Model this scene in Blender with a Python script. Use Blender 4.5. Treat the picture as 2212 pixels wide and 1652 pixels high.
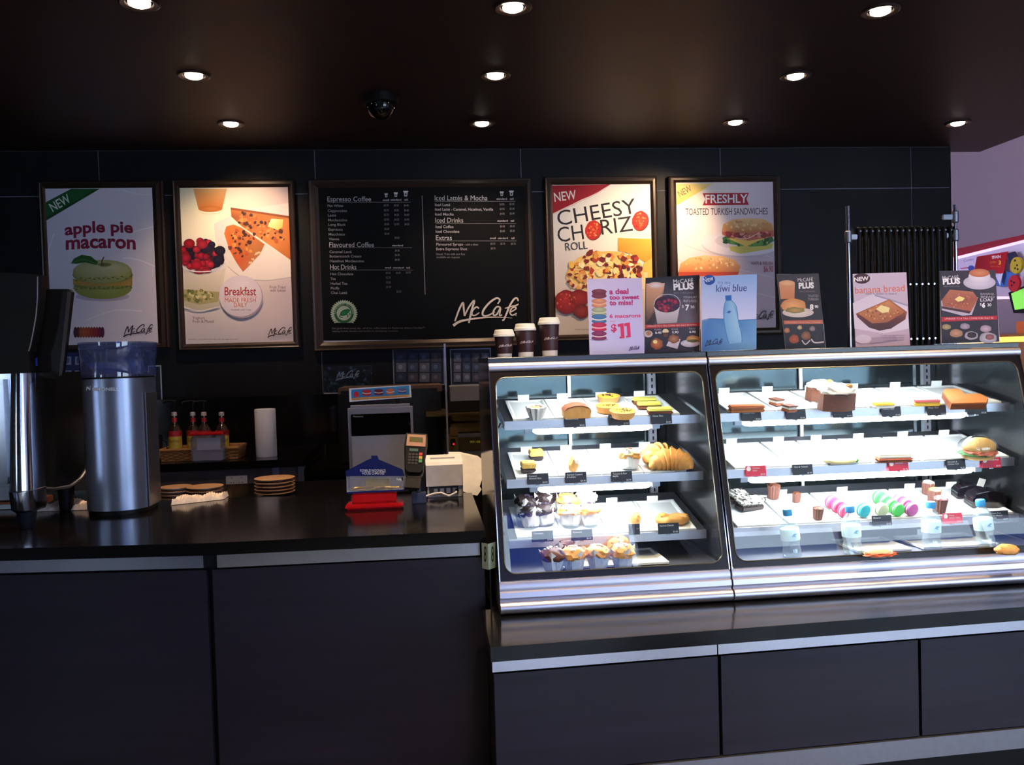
import bpy, bmesh, math, random
from math import sin, cos, pi, radians
from mathutils import Vector, Matrix, noise
SC = bpy.context.scene
for _o in list(bpy.data.objects): bpy.data.objects.remove(_o)
COL = SC.collection

# ------------------------------------------------------------------ camera
YAW, PITCH, ROLL, FPX = 0.1022, 0.0278, 0.0297, 1850.0
PW, PH = 2212.0, 1652.0
EYE = Vector((0.0, 0.0, 1.5))
_f = Vector((sin(YAW)*cos(PITCH), cos(YAW)*cos(PITCH), -sin(PITCH)))
_r0 = Vector((cos(YAW), -sin(YAW), 0.0))
_d0 = _f.cross(_r0)
_r = _r0*cos(ROLL) + _d0*sin(ROLL)
_d = -_r0*sin(ROLL) + _d0*cos(ROLL)
cam_data = bpy.data.cameras.new('camera')
cam_data.sensor_fit = 'HORIZONTAL'; cam_data.sensor_width = 36.0
cam_data.lens = FPX/PW*36.0; cam_data.clip_start = 0.05; cam_data.clip_end = 100
cam = bpy.data.objects.new('camera', cam_data); COL.objects.link(cam)
cam.matrix_world = Matrix(((_r.x, -_d.x, -_f.x, EYE.x), (_r.y, -_d.y, -_f.y, EYE.y), (_r.z, -_d.z, -_f.z, EYE.z), (0, 0, 0, 1)))
SC.camera = cam

# ------------------------------------------------------------------ colour management, world, daylight
SC.view_settings.view_transform = 'Standard'
SC.view_settings.look = 'None'
SC.view_settings.exposure = 0.0
SC.view_settings.gamma = 1.0
SC.view_settings.use_curve_mapping = False
W = bpy.data.worlds.new('sky'); SC.world = W; W.use_nodes = True
W.node_tree.nodes['Background'].inputs[0].default_value = (0.66, 0.70, 1.0, 1)
W.node_tree.nodes['Background'].inputs[1].default_value = 11.0

def area(name, loc, target, size, size_y, power, color, spread=pi):
    l = bpy.data.lights.new(name, 'AREA'); l.shape = 'RECTANGLE'; l.size = size; l.size_y = size_y
    l.energy = power; l.color = color; l.spread = spread
    o = bpy.data.objects.new(name, l); COL.objects.link(o); o.location = loc
    o.rotation_euler = (Vector(target)-Vector(loc)).to_track_quat('-Z', 'Y').to_euler()
    return o
area('window_daylight', (3.0, -2.0, 1.75), (1.4, 3.0, 0.9), 4.0, 1.7, 6, (0.60, 0.66, 1.0))
sun = bpy.data.lights.new('sun', 'SUN'); sun.energy = 34.0; sun.angle = radians(0.6); sun.color = (1.0, 0.95, 0.9)
so = bpy.data.objects.new('sun', sun); COL.objects.link(so); so.rotation_euler = Vector((-1.9, 1.0, -0.85)).to_track_quat('-Z', 'Y').to_euler()
area('hall_fill', (4.9, 6.2, 3.85), (5.6, 8.5, 2.6), 1.5, 2.0, 11, (1.0, 0.88, 0.92))  # added fill lamp that brightens the hall's right wall

# ------------------------------------------------------------------ pixel -> point on a real surface
def ray(px, py): return _f + _r*((px-PW/2)/FPX) + _d*((py-PH/2)/FPX)
def on_plane(px, py, o, n):
    v = ray(px, py); return EYE + v*((Vector(o)-EYE).dot(n)/v.dot(n))
def on_z(px, py, z): v = ray(px, py); return EYE + v*((z-1.5)/v.z)
def on_y(px, py, y): v = ray(px, py); return EYE + v*(y/v.y)
def on_x(px, py, x): v = ray(px, py); return EYE + v*(x/v.x)

# ------------------------------------------------------------------ colours and materials
def lin(c):
    def g(u):
        u = u/255.0
        return u/12.92 if u <= 0.04045 else ((u+0.055)/1.055)**2.4
    return (g(c[0]), g(c[1]), g(c[2]), 1.0)
MATS = {}
def mat(name, rgb=(128, 128, 128), rough=0.5, metal=0.0, emit=0.0, spec=0.5, noise_amt=0.12, noise_scale=30.0, bump=0.0,
        stretch=None, coat=0.0, aniso=0.0, sss=0.0):
    if name in MATS: return MATS[name]
    m = bpy.data.materials.new(name); m.use_nodes = True; nt = m.node_tree
    b = nt.nodes['Principled BSDF']; c = lin(rgb)
    b.inputs['Roughness'].default_value = rough; b.inputs['Metallic'].default_value = metal
    b.inputs['Specular IOR Level'].default_value = spec; b.inputs['Coat Weight'].default_value = coat
    b.inputs['Coat Roughness'].default_value = 0.08
    if emit:
        b.inputs['Emission Color'].default_value = c; b.inputs['Emission Strength'].default_value = emit
    tc = nt.nodes.new('ShaderNodeTexCoord'); mp = nt.nodes.new('ShaderNodeMapping')
    nz = nt.nodes.new('ShaderNodeTexNoise'); nz.inputs['Scale'].default_value = noise_scale; nz.inputs['Detail'].default_value = 4
    if stretch: mp.inputs['Scale'].default_value = stretch
    nt.links.new(tc.outputs['Object'], mp.inputs['Vector']); nt.links.new(mp.outputs['Vector'], nz.inputs['Vector'])
    mx = nt.nodes.new('ShaderNodeMix'); mx.data_type = 'RGBA'
    mx.inputs[6].default_value = (c[0]*(1-noise_amt), c[1]*(1-noise_amt), c[2]*(1-noise_amt), 1)
    mx.inputs[7].default_value = (min(1, c[0]*(1+noise_amt)), min(1, c[1]*(1+noise_amt)), min(1, c[2]*(1+noise_amt)), 1)
    nt.links.new(nz.outputs['Fac'], mx.inputs[0]); nt.links.new(mx.outputs[2], b.inputs['Base Color'])
    if bump:
        bp = nt.nodes.new('ShaderNodeBump'); bp.inputs['Strength'].default_value = bump; bp.inputs['Distance'].default_value = 0.004
        nt.links.new(nz.outputs['Fac'], bp.inputs['Height']); nt.links.new(bp.outputs['Normal'], b.inputs['Normal'])
    MATS[name] = m; return m
def glass(name, tint=(235, 245, 240), refl=0.05, rough=0.0, haze=0.0, hazec=(225, 230, 245)):
    if name in MATS: return MATS[name]
    m = bpy.data.materials.new(name); m.use_nodes = True; nt = m.node_tree; nt.nodes.clear()
    out = nt.nodes.new('ShaderNodeOutputMaterial'); mx = nt.nodes.new('ShaderNodeMixShader')
    tr = nt.nodes.new('ShaderNodeBsdfTransparent'); tr.inputs[0].default_value = lin(tint)
    gl = nt.nodes.new('ShaderNodeBsdfGlossy'); gl.inputs['Roughness'].default_value = rough
    lw = nt.nodes.new('ShaderNodeLayerWeight'); lw.inputs[0].default_value = 0.5
    pw = nt.nodes.new('ShaderNodeMath'); pw.operation = 'POWER'; pw.inputs[1].default_value = 5
    ad = nt.nodes.new('ShaderNodeMath'); ad.operation = 'MULTIPLY_ADD'; ad.inputs[1].default_value = 1-refl; ad.inputs[2].default_value = refl
    nt.links.new(lw.outputs['Facing'], pw.inputs[0]); nt.links.new(pw.outputs[0], ad.inputs[0]); nt.links.new(ad.outputs[0], mx.inputs[0])
    nt.links.new(tr.outputs[0], mx.inputs[1]); nt.links.new(gl.outputs[0], mx.inputs[2]); nt.links.new(mx.outputs[0], out.inputs[0])
    if haze:
        df = nt.nodes.new('ShaderNodeBsdfDiffuse'); df.inputs[0].default_value = lin(hazec); m2 = nt.nodes.new('ShaderNodeMixShader'); m2.inputs[0].default_value = haze
        nt.links.new(mx.outputs[0], m2.inputs[1]); nt.links.new(df.outputs[0], m2.inputs[2]); nt.links.new(m2.outputs[0], out.inputs[0])
    MATS[name] = m; return m
def print_mat(name, rough, rgbgain=1.0):
    m = bpy.data.materials.new(name); m.use_nodes = True; nt = m.node_tree; b = nt.nodes['Principled BSDF']
    a = nt.nodes.new('ShaderNodeVertexColor'); a.layer_name = 'ink'
    nt.links.new(a.outputs[0], b.inputs['Base Color']); b.inputs['Roughness'].default_value = rough
    b.inputs['Specular IOR Level'].default_value = 0.3
    return m
INK = print_mat('printed_paper', 0.45)
INKG = print_mat('glossy_print', 0.2)
INKB = print_mat('matt_black_print', 0.5); INKB.node_tree.nodes['Principled BSDF'].inputs['Specular IOR Level'].default_value = 0.12

# ------------------------------------------------------------------ mesh builder
class MB:
    def __init__(s): s.v = []; s.f = []; s.c = []; s.col = None
    def add(s, vs, fs, col=None):
        n = len(s.v); s.v += [Vector(p) for p in vs]; s.f += [tuple(i+n for i in f) for f in fs]
        s.c += [col or (1, 1, 1, 1)]*len(vs) if not isinstance(col, list) else col
        return s
    def xf(s, M, start=0):
        for i in range(start, len(s.v)): s.v[i] = M @ s.v[i]
        return s
    def merge(s, o, M=None):
        n = len(s.v); s.v += [(M @ p if M else p.copy()) for p in o.v]; s.f += [tuple(i+n for i in f) for f in o.f]; s.c += o.c
        return s
    def box(s, x0, y0, z0, x1, y1, z1, col=None):
        vs = [(x0, y0, z0), (x1, y0, z0), (x1, y1, z0), (x0, y1, z0), (x0, y0, z1), (x1, y0, z1), (x1, y1, z1), (x0, y1, z1)]
        return s.add(vs, [(0, 3, 2, 1), (4, 5, 6, 7), (0, 1, 5, 4), (1, 2, 6, 5), (2, 3, 7, 6), (3, 0, 4, 7)], col)
    def bbox(s, x0, y0, z0, x1, y1, z1, bev=0.004, seg=2):
        bm = bmesh.new(); bmesh.ops.create_cube(bm, size=1)
        for v in bm.verts: v.co = Vector(((x0+x1)/2+v.co.x*(x1-x0), (y0+y1)/2+v.co.y*(y1-y0), (z0+z1)/2+v.co.z*(z1-z0)))
        bev = min(bev, 0.45*min(abs(x1-x0), abs(y1-y0), abs(z1-z0)))
        bmesh.ops.bevel(bm, geom=bm.edges[:], offset=bev, segments=seg, affect='EDGES')
        bm.verts.index_update()
        s.add([v.co.copy() for v in bm.verts], [tuple(v.index for v in f.verts) for f in bm.faces]); bm.free(); return s
    def lathe(s, prof, c=(0, 0, 0), n=24, axis='z', flute=0.0, nf=0, a0=0.0):
        vs = []; fs = []
        for (r, z) in prof:
            for i in range(n):
                a = a0+2*pi*i/n; rr = r*(1+flute*(1 if i % 2 else -1)) if flute else r
                p = (rr*cos(a), rr*sin(a), z)
                if axis == 'x': p = (p[2], p[0], p[1])
                if axis == 'y': p = (p[0], p[2], p[1])
                vs.append((p[0]+c[0], p[1]+c[1], p[2]+c[2]))
        for j in range(len(prof)-1):
            for i in range(n):
                k = (i+1) % n; fs.append((j*n+i, j*n+k, (j+1)*n+k, (j+1)*n+i))
        fs.append(tuple(range(n-1, -1, -1))); m = (len(prof)-1)*n; fs.append(tuple(range(m, m+n)))
        if axis == 'y': fs = [f[::-1] for f in fs]
        return s.add(vs, fs)
    def cyl(s, c, r, h, n=20, axis='z', r2=None): return s.lathe([(r, 0), (r if r2 is None else r2, h)], c, n, axis)
    def tube(s, pts, r, n=8, radii=None):
        pts = [Vector(p) for p in pts]; vs = []; fs = []; up = Vector((0, 0, 1))
        for j, p in enumerate(pts):
            t = (pts[min(j+1, len(pts)-1)]-pts[max(j-1, 0)]).normalized()
            u = t.cross(up)
            if u.length < 1e-3: u = t.cross(Vector((1, 0, 0)))
            u.normalize(); w = u.cross(t)
            rr = radii[j] if radii else r
            for i in range(n):
                a = 2*pi*i/n; vs.append(p+u*(rr*cos(a))+w*(rr*sin(a)))
        for j in range(len(pts)-1):
            for i in range(n):
                k = (i+1) % n; fs.append((j*n+k, j*n+i, (j+1)*n+i, (j+1)*n+k))
        fs.append(tuple(range(n))); m = (len(pts)-1)*n; fs.append(tuple(range(m+n-1, m-1, -1)))
        return s.add(vs, fs)
    def prism(s, prof, a, b, axis='x'):
        # closed outline prof of 2D points extruded from a to b along axis; x: (y,z)  y: (x,z)  z: (x,y)
        def P(u, t): return (t, u[0], u[1]) if axis == 'x' else ((u[0], t, u[1]) if axis == 'y' else (u[0], u[1], t))
        n = len(prof); vs = [P(u, a) for u in prof]+[P(u, b) for u in prof]
        fs = [(i, (i+1) % n, n+(i+1) % n, n+i) for i in range(n)]+[tuple(range(n-1, -1, -1)), tuple(range(n, 2*n))]
        return s.add(vs, fs)
    def lump(s, c, r, seed=0, amt=0.12, fr=2.5, flat=-0.6, sub=3, col=None):
        bm = bmesh.new(); bmesh.ops.create_icosphere(bm, subdivisions=sub, radius=1)
        o = Vector((seed*3.7, seed*1.3, seed*2.1))
        vs = []
        for v in bm.verts:
            k = 1+amt*noise.noise(v.co*fr+o)+amt*0.5*noise.noise(v.co*fr*2.3+o)
            q = v.co*k; q.z = max(q.z, flat)
            vs.append((c[0]+q.x*r[0], c[1]+q.y*r[1], c[2]+q.z*r[2]))
        s.add(vs, [tuple(v.index for v in f.verts) for f in bm.faces], col); bm.free(); return s
WM = {}
def _finish(o, me, parent, world):
    if parent is not None:
        if world: me.transform(WM[parent.name].inverted())
        o.parent = parent; WM[o.name] = WM[parent.name].copy()
    else: WM[o.name] = Matrix.Identity(4)
def obj(name, mb, m, parent=None, world=True, smooth=35, kind=None, label=None):
    me = bpy.data.meshes.new(name); me.from_pydata([tuple(p) for p in mb.v], [], mb.f)
    bm = bmesh.new(); bm.from_mesh(me); bmesh.ops.recalc_face_normals(bm, faces=bm.faces); bm.to_mesh(me); bm.free()
    if smooth:
        me.polygons.foreach_set('use_smooth', [True]*len(me.polygons)); me.set_sharp_from_angle(angle=radians(smooth))
    me.materials.append(m)
    o = bpy.data.objects.new(name, me); COL.objects.link(o); _finish(o, me, parent, world)
    if kind: o['kind'] = kind
    if label: o['label'] = label
    return o
def thing(name, label, cat, loc=(0, 0, 0), rz=0.0, group=None, rx=0.0, ry=0.0):
    o = bpy.data.objects.new(name, None); COL.objects.link(o); o.location = loc; o.rotation_euler = (rx, ry, rz)
    o.empty_display_size = 0.05
    o['label'] = label; o['category'] = cat
    if group: o['group'] = group
    from mathutils import Euler
    WM[o.name] = Matrix.Translation(loc) @ Euler((rx, ry, rz)).to_matrix().to_4x4()
    return o
def tag(o, label, cat, group=None):
    o['label'] = label; o['category'] = cat
    if group: o['group'] = group
    return o
def struct(name, mb, m, smooth=0): o = obj(name, mb, m, smooth=smooth); o['kind'] = 'structure'; return o
def copy_tree(o, loc, label, rz=None, group=None, parent=None, rx=None):
    c = o.copy(); COL.objects.link(c)
    if parent is None:
        c.location = loc
        if rz is not None: c.rotation_euler[2] = rz
        if rx is not None: c.rotation_euler[0] = rx
        c['label'] = label
        if group: c['group'] = group
    else: c.parent = parent
    for ch in list(o.children): copy_tree(ch, None, None, parent=c)
    return c

# ------------------------------------------------------------------ flat print: polygons with their own ink colours on a real plane
_tc = {}
def text_mesh(s, bold=0.0):
    k = (s, bold)
    if k in _tc: return _tc[k]
    cu = bpy.data.curves.new('t', 'FONT'); cu.body = s; cu.size = 1.0; cu.resolution_u = 3; cu.offset = bold; cu.fill_mode = 'FRONT'
    ob = bpy.data.objects.new('t', cu); me = bpy.data.meshes.new_from_object(ob)
    vs = [(v.co.x, v.co.y) for v in me.vertices]; fs = [tuple(p.vertices) for p in me.polygons]
    bpy.data.objects.remove(ob); bpy.data.curves.remove(cu); bpy.data.meshes.remove(me)
    _tc[k] = (vs, fs); return _tc[k]
_H = text_mesh('H'); CAP = max(v[1] for v in _H[0])
def smooth_path(pts, k=5):
    out = []
    n = len(pts)
    for i in range(n-1):
        p0 = pts[max(i-1, 0)]; p1 = pts[i]; p2 = pts[i+1]; p3 = pts[min(i+2, n-1)]
        for j in range(k):
            t = j/k
            out.append(tuple(0.5*((2*p1[a])+(-p0[a]+p2[a])*t+(2*p0[a]-5*p1[a]+4*p2[a]-p3[a])*t*t+(-p0[a]+3*p1[a]-3*p2[a]+p3[a])*t**3) for a in range(2)))
    out.append(tuple(pts[-1])); return out
class Art:
    STEP = 4e-5
    def __init__(s, origin, normal, crop=(0, 0, 1.0), lift=0.0005, fn=None, clip=None):
        s.o = Vector(origin); s.n = Vector(normal).normalized(); s.crop = crop; s.l = lift; s.mb = MB(); s.lt = MB(); s.clip = clip; s.fn = fn
    def P(s, x, y):
        if s.fn: return s.fn(x, y, s.l)
        cx, cy, k = s.crop
        p = on_plane(cx+x/k, cy+y/k, s.o+s.n*s.l, s.n)
        if s.clip: p.x = min(max(p.x, s.clip[0]), s.clip[2]); p.z = min(max(p.z, s.clip[1]), s.clip[3])
        return p
    def poly(s, pts, col, target=None):
        s.l += s.STEP
        c = [lin(q) for q in col] if isinstance(col, list) else lin(col)
        (target or s.mb).add([s.P(*p) for p in pts], [tuple(range(len(pts)))], c)
        return s
    def rect(s, x0, y0, x1, y1, col): return s.poly([(x0, y0), (x1, y0), (x1, y1), (x0, y1)], col)
    def fan(s, c, pts, cc, ce):
        s.l += s.STEP; n = len(pts)
        s.mb.add([s.P(*c)]+[s.P(*p) for p in pts], [(0, i+1, (i+1) % n+1) for i in range(n)], [lin(cc)]+[lin(ce)]*n); return s
    def ell(s, cx, cy, rx, ry, ce, cc=None, rot=0.0, n=24, off=(0, 0), a0=0, a1=360, wob=0.0, seed=1):
        R = random.Random(seed); pts = []
        full = (a1-a0) >= 360
        for i in range(n if full else n+1):
            a = radians(a0+(a1-a0)*i/n); k = 1+wob*(R.random()-0.5)*2
            u = rx*cos(a)*k; v = ry*sin(a)*k
            pts.append((cx+u*cos(rot)-v*sin(rot), cy+u*sin(rot)+v*cos(rot)))
        return s.fan((cx+off[0], cy+off[1]), pts, cc or ce, ce)
    def grid(s, x0, y0, x1, y1, cols):
        # cols: rows of colours, bilinear over the rect
        s.l += s.STEP; R = len(cols); C = len(cols[0]); vs = []; cc = []
        for j in range(R):
            for i in range(C):
                vs.append(s.P(x0+(x1-x0)*i/(C-1), y0+(y1-y0)*j/(R-1))); cc.append(lin(cols[j][i]))
        s.mb.add(vs, [(j*C+i, j*C+i+1, (j+1)*C+i+1, (j+1)*C+i) for j in range(R-1) for i in range(C-1)], cc); return s
    def quad(s, pts, col): return s.poly(pts, col)
    def dots(s, cx, cy, rx, ry, n, r, cols, seed=1, rot=0.0, wob=0.35):
        R = random.Random(seed)
        for i in range(n):
            a = R.random()*2*pi; q = math.sqrt(R.random()); u = rx*q*cos(a); v = ry*q*sin(a)
            k = r*(0.6+0.8*R.random())
            s.ell(cx+u*cos(rot)-v*sin(rot), cy+u*sin(rot)+v*cos(rot), k, k*(0.6+0.4*R.random()), R.choice(cols), rot=R.random()*3, n=7, wob=wob, seed=seed*100+i)
        return s
    def text(s, t, x, y, h, col, w=None, rot=0.0, bold=0.0, shear=0.0, al='l', bend=0.0):
        vs, fs = text_mesh(t, bold)
        if not vs: return s
        s.l += s.STEP
        x0 = min(v[0] for v in vs); x1 = max(v[0] for v in vs); k = h/CAP; kx = k if w is None else w/max(1e-6, (x1-x0))
        W_ = (x1-x0)*kx; dx = 0 if al == 'l' else (-W_/2 if al == 'c' else -W_)
        c_, s_ = cos(rot), sin(rot); out = []
        for (a, b) in vs:
            u = (a-x0)*kx+dx+shear*b*k; v = -b*k
            if bend: v += bend*((u-dx-W_/2)/(W_/2))**2
            out.append(s.P(x+u*c_-v*s_, y+u*s_+v*c_))
        s.lt.add(out, fs, lin(col)); return s
    def stroke(s, pts, wd, col, lt=True, k=5):
        s.l += s.STEP; p = smooth_path(pts, k); n = len(p); L = []; Rr = []
        for i, q in enumerate(p):
            a = p[max(i-1, 0)]; b = p[min(i+1, n-1)]; dx, dy = b[0]-a[0], b[1]-a[1]; m = math.hypot(dx, dy) or 1
            t = i/(n-1); w_ = wd if not isinstance(wd, (tuple, list)) else wd[0]*(1-t)**2+2*wd[1]*t*(1-t)+wd[2]*t*t
            L.append((q[0]-dy/m*w_/2, q[1]+dx/m*w_/2)); Rr.append((q[0]+dy/m*w_/2, q[1]-dx/m*w_/2))
        (s.lt if lt else s.mb).add([s.P(*q) for q in L]+[s.P(*q) for q in Rr], [(i, i+1, n+i+1, n+i) for i in range(n-1)], lin(col)); return s
    def script(s, x, y, w, col, bold=1.0, h=None):
        # the cafe's hand-written word; (x, y) is its lower left corner, w its width
        k = w/550.0; ky = k if h is None else h/235.0
        def T(q): return (x+(q[0]-1338)*k, y+(q[1]-1352)*ky)
        for pts, wd in [([(1350, 1312), (1385, 1215), (1418, 1155), (1424, 1200), (1432, 1268)], (12, 18, 14)),
                        ([(1432, 1268), (1470, 1190), (1514, 1138), (1492, 1220), (1468, 1328)], (10, 20, 16)),
                        ([(1553, 1205), (1532, 1192), (1500, 1222), (1494, 1256), (1518, 1264), (1556, 1240)], (12, 16, 9)),
                        ([(1712, 1166), (1730, 1132), (1700, 1118), (1640, 1158), (1590, 1222), (1588, 1262), (1630, 1264), (1688, 1232)], (10, 24, 10)),
                        ([(1736, 1196), (1706, 1190), (1676, 1228), (1680, 1262), (1706, 1252), (1736, 1200), (1728, 1262), (1748, 1258)], (12, 16, 10)),
                        ([(1886, 1142), (1876, 1118), (1850, 1126), (1815, 1180), (1790, 1240), (1764, 1300), (1750, 1300)], (12, 20, 10)),
                        ([(1774, 1204), (1830, 1186), (1884, 1176)], (9, 11, 6)),
                        ([(1820, 1236), (1866, 1208), (1858, 1192), (1830, 1204), (1816, 1240), (1836, 1262), (1874, 1244)], (10, 16, 9)),
                        ([(1862, 1182), (1888, 1166)], (12, 10, 8)),
                        ([(1336, 1350), (1400, 1312), (1550, 1286), (1700, 1278), (1835, 1286)], (24, 14, 3))]:
            s.stroke([T(q) for q in pts], tuple(q*k*bold for q in wd), col)
        return s
    def build(s, parent, m=None, names=('artwork', 'lettering')):
        for mb, nm in ((s.mb, names[0]), (s.lt, names[1])):
            if not mb.v: continue
            me = bpy.data.meshes.new(nm); me.from_pydata([tuple(p) for p in mb.v], [], mb.f)
            a = me.color_attributes.new('ink', 'FLOAT_COLOR', 'POINT')
            a.data.foreach_set('color', [q for c in mb.c for q in c])
            me.materials.append(m or INK)
            o = bpy.data.objects.new(nm, me); COL.objects.link(o); _finish(o, me, parent, True)
            if nm == 'lettering': o['kind'] = 'stuff'
        return s

def local_art(M, w, h, lift=0.0004):
    # art in 100-wide units on a local rectangle w x h (x right, y down) whose centre is M's origin and whose normal is local -y
    k = w/100.0
    return Art((0, 0, 0), (0, -1, 0), lift=lift, fn=lambda x, y, l: M @ Vector(((x-50)*k, -l, h/2-y*k)))

# ================================================================== THE ROOM
WY, CZ, RY = 6.09, 2.99, -2.2
M_ceil = mat('ceiling_paint', (50, 33, 29), 0.5, spec=0.22, noise_amt=0.1, noise_scale=3)
M_wall = mat('black_wall_panel', (17, 16, 20), 0.5, spec=0.2, noise_amt=0.35, noise_scale=26, stretch=(1, 1, 0.03), bump=0.35)
M_joint = mat('panel_joint', (150, 150, 165), 0.5)
M_white = mat('white_paint', (205, 190, 205), 0.6, noise_amt=0.05)
M_red = mat('red_fascia', (150, 22, 40), 0.4)
M_steel = mat('brushed_steel', (206, 202, 212), 0.42, 1.0, noise_amt=0.08, noise_scale=40, stretch=(0.06, 1, 1.5))
M_steelD = mat('dull_steel', (150, 150, 158), 0.42, 1.0, noise_amt=0.1, noise_scale=60)
M_strip = mat('polished_steel_strip', (216, 216, 226), 0.24, 1.0, noise_amt=0.06, noise_scale=6, stretch=(1.5, 1, 0.1))
M_chrome = mat('chrome', (215, 215, 222), 0.12, 1.0)
M_black = mat('black_plastic', (10, 10, 12), 0.5, spec=0.25)
M_blackM = mat('black_satin_frame', (12, 10, 11), 0.4, spec=0.3)
M_stone = mat('black_stone', (13, 12, 14), 0.14, 0.0, noise_amt=0.8, noise_scale=420, spec=0.4)
M_lam = mat('dark_woodgrain_laminate', (30, 26, 40), 0.3, noise_amt=0.6, noise_scale=7, stretch=(0.22, 1, 5.5), spec=0.45)
M_floor = mat('grey_floor_tile', (114, 108, 112), 0.35, noise_scale=8)

floor_mb = MB().box(-5.2, RY-0.1, -0.1, 7.4, 10.2, 0.0); struct('floor', floor_mb, M_floor)
wb = struct('wall_back', MB().box(-5.2, WY+0.006, 0.0, 3.97, WY+0.16, CZ), M_joint)
xs = [-5.2, -3.585, -2.145, -0.706, 0.734, 2.199, 3.667, 3.972]
for i in range(len(xs)-1):
    for z0, z1 in ((0.0, 1.245), (1.245, 2.685), (2.685, CZ)):
        obj('panel', MB().box(xs[i]+0.003, WY, z0+0.0025, xs[i+1]-0.003, WY+0.03, z1-0.0025), M_wall, wb, smooth=0)
obj('edge_cap', MB().box(3.972, WY, 0, 3.98, WY+0.165, CZ), M_wall, wb, smooth=0)
struct('ceiling', MB().box(-5.2, RY-0.1, CZ, 4.33, WY+0.17, CZ+0.25), M_ceil)
struct('ceiling_2', MB().box(4.331, RY-0.1, 4.3, 7.4, 10.2, 4.4).box(-5.2, WY+0.18, 4.3, 4.33, 10.2, 4.4), M_white)
struct('trim_1', MB().box(4.325, RY-0.1, CZ+0.25, 4.335, WY+0.17, 4.3).box(-5.2, WY+0.165, CZ+0.25, 4.33, WY+0.175, 4.3), M_white)
struct('wall_left', MB().box(-5.3, RY-0.1, 0, -5.2, WY+0.16, CZ), mat('dark_side_wall', (40, 36, 38), 0.7))
struct('wall_far', MB().box(-5.2, 10.1, 0, 7.4, 10.2, 4.3), M_white)
wr = struct('wall_right', MB().box(5.625, 4.2, 0, 5.75, 10.2, 4.3), mat('mauve_paint', (138, 118, 124), 0.6, noise_amt=0.05))
obj('red_fascia_band', MB().box(5.585, 4.2, 2.385, 5.625, 10.1, 2.51), M_red, wr, smooth=0)
obj('band_edge_strip', MB().box(5.58, 4.2, 2.365, 5.625, 10.1, 2.384), mat('mauve_paint'), wr, smooth=0)
# window wall behind the photographer: two shopfront windows with white bars and blue film
def window(name, x0, x1, z0, z1, bars, filmed):
    y = RY; w = MB()
    w.box(x0, y-0.05, z0, x1, y+0.05, z0+0.06).box(x0, y-0.05, z1-0.06, x1, y+0.05, z1).box(x0, y-0.05, z0+0.06, x0+0.06, y+0.05, z1-0.06).box(x1-0.06, y-0.05, z0+0.06, x1, y+0.05, z1-0.06)
    for b in bars: w.box(b-0.03, y-0.05, z0+0.06, b+0.03, y+0.05, z1-0.06)
    o = struct(name, w, M_white)
    g = [x0+0.06]+list(bars)+[x1-0.06]
    for i in range(len(g)-1):
        obj('pane', MB().box(g[i], y-0.01, z0+0.06, g[i+1], y-0.004, z1-0.06), glass('window_glass'), o, smooth=0)
        if filmed:
            fm = glass('blue_window_film', (96, 128, 200), 0.03) if x0 < 1 else glass('pale_window_film', (158, 168, 205), 0.03)
            a, b = g[i]+0.09, g[i+1]-0.06
            obj('blue_film', MB().box(a, y+0.004, 1.4 if x0 < 1 else 2.2, b, y+0.008, 2.59 if x0 < 1 else 2.40), fm, o, smooth=0)
            if z1 > 2.8: obj('blue_film', MB().box(a, y+0.004, 2.71, b, y+0.008, z1-0.065), glass('blue_window_film', (96, 128, 200), 0.03), o, smooth=0)
window('window_1', 0.58, 1.98, 0.4, 2.92, (), True)
window('added_window', -4.9, -4.2, 0.9, 2.3, (), False)  # unseen window added so the espresso machine's steel has brightness to reflect
window('window_3', 2.65, 6.7, 0.4, 2.64, (3.9, 5.3), True)
struct('wall_front', MB().box(-5.2, RY-0.1, 0, -4.9, RY+0.1, 4.3).box(-4.2, RY-0.1, 0, 0.58, RY+0.1, 4.3).box(1.98, RY-0.1, 0, 2.65, RY+0.1, 4.3).box(6.7, RY-0.1, 0, 7.4, RY+0.1, 4.3)
       .box(-4.9, RY-0.1, 0, -4.2, RY+0.1, 0.9).box(0.58, RY-0.1, 0, 1.98, RY+0.1, 0.4).box(2.65, RY-0.1, 0, 6.7, RY+0.1, 0.4).box(-4.9, RY-0.1, 2.3, -4.2, RY+0.1, 4.3).box(0.58, RY-0.1, 2.92, 1.98, RY+0.1, 4.3).box(2.65, RY-0.1, 2.64, 6.7, RY+0.1, 4.3), mat('dark_side_wall'))
struct('wall_side', MB().box(7.3, RY-0.1, 0, 7.4, 10.2, 4.3), M_white)

# ------------------------------------------------------------------ recessed downlights in the ceiling
def downlight(x, y, label, tgt, power):
    t = thing('downlight', label, 'ceiling light', (x, y, CZ), group='round downlights in the dark ceiling')
    ring = [(0.082, 0.0), (0.082, -0.006), (0.074, -0.010), (0.056, -0.006), (0.052, 0.0)]
    obj('trim_ring', MB().lathe(ring, n=32), mat('bronze_ring', (70, 56, 50), 0.35, 0.6), t, world=False)
    obj('lamp', MB().lathe([(0.001, -0.017), (0.03, -0.016), (0.042, -0.010), (0.044, -0.001)], n=28), mat('lamp_glow', (255, 240, 215), emit=22), t, world=False)
    l = bpy.data.lights.new('spot', 'SPOT'); l.energy = power; l.color = (1.0, 0.72, 0.44); l.spot_size = radians(92); l.spot_blend = 1.0; l.shadow_soft_size = 0.03
    o = bpy.data.objects.new('spot', l); COL.objects.link(o); o.parent = t; o.location = (0, 0, -0.035)
    o.rotation_euler = (Vector(tgt)-Vector((x, y, CZ-0.03))).to_track_quat('-Z', 'Y').to_euler()
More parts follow.
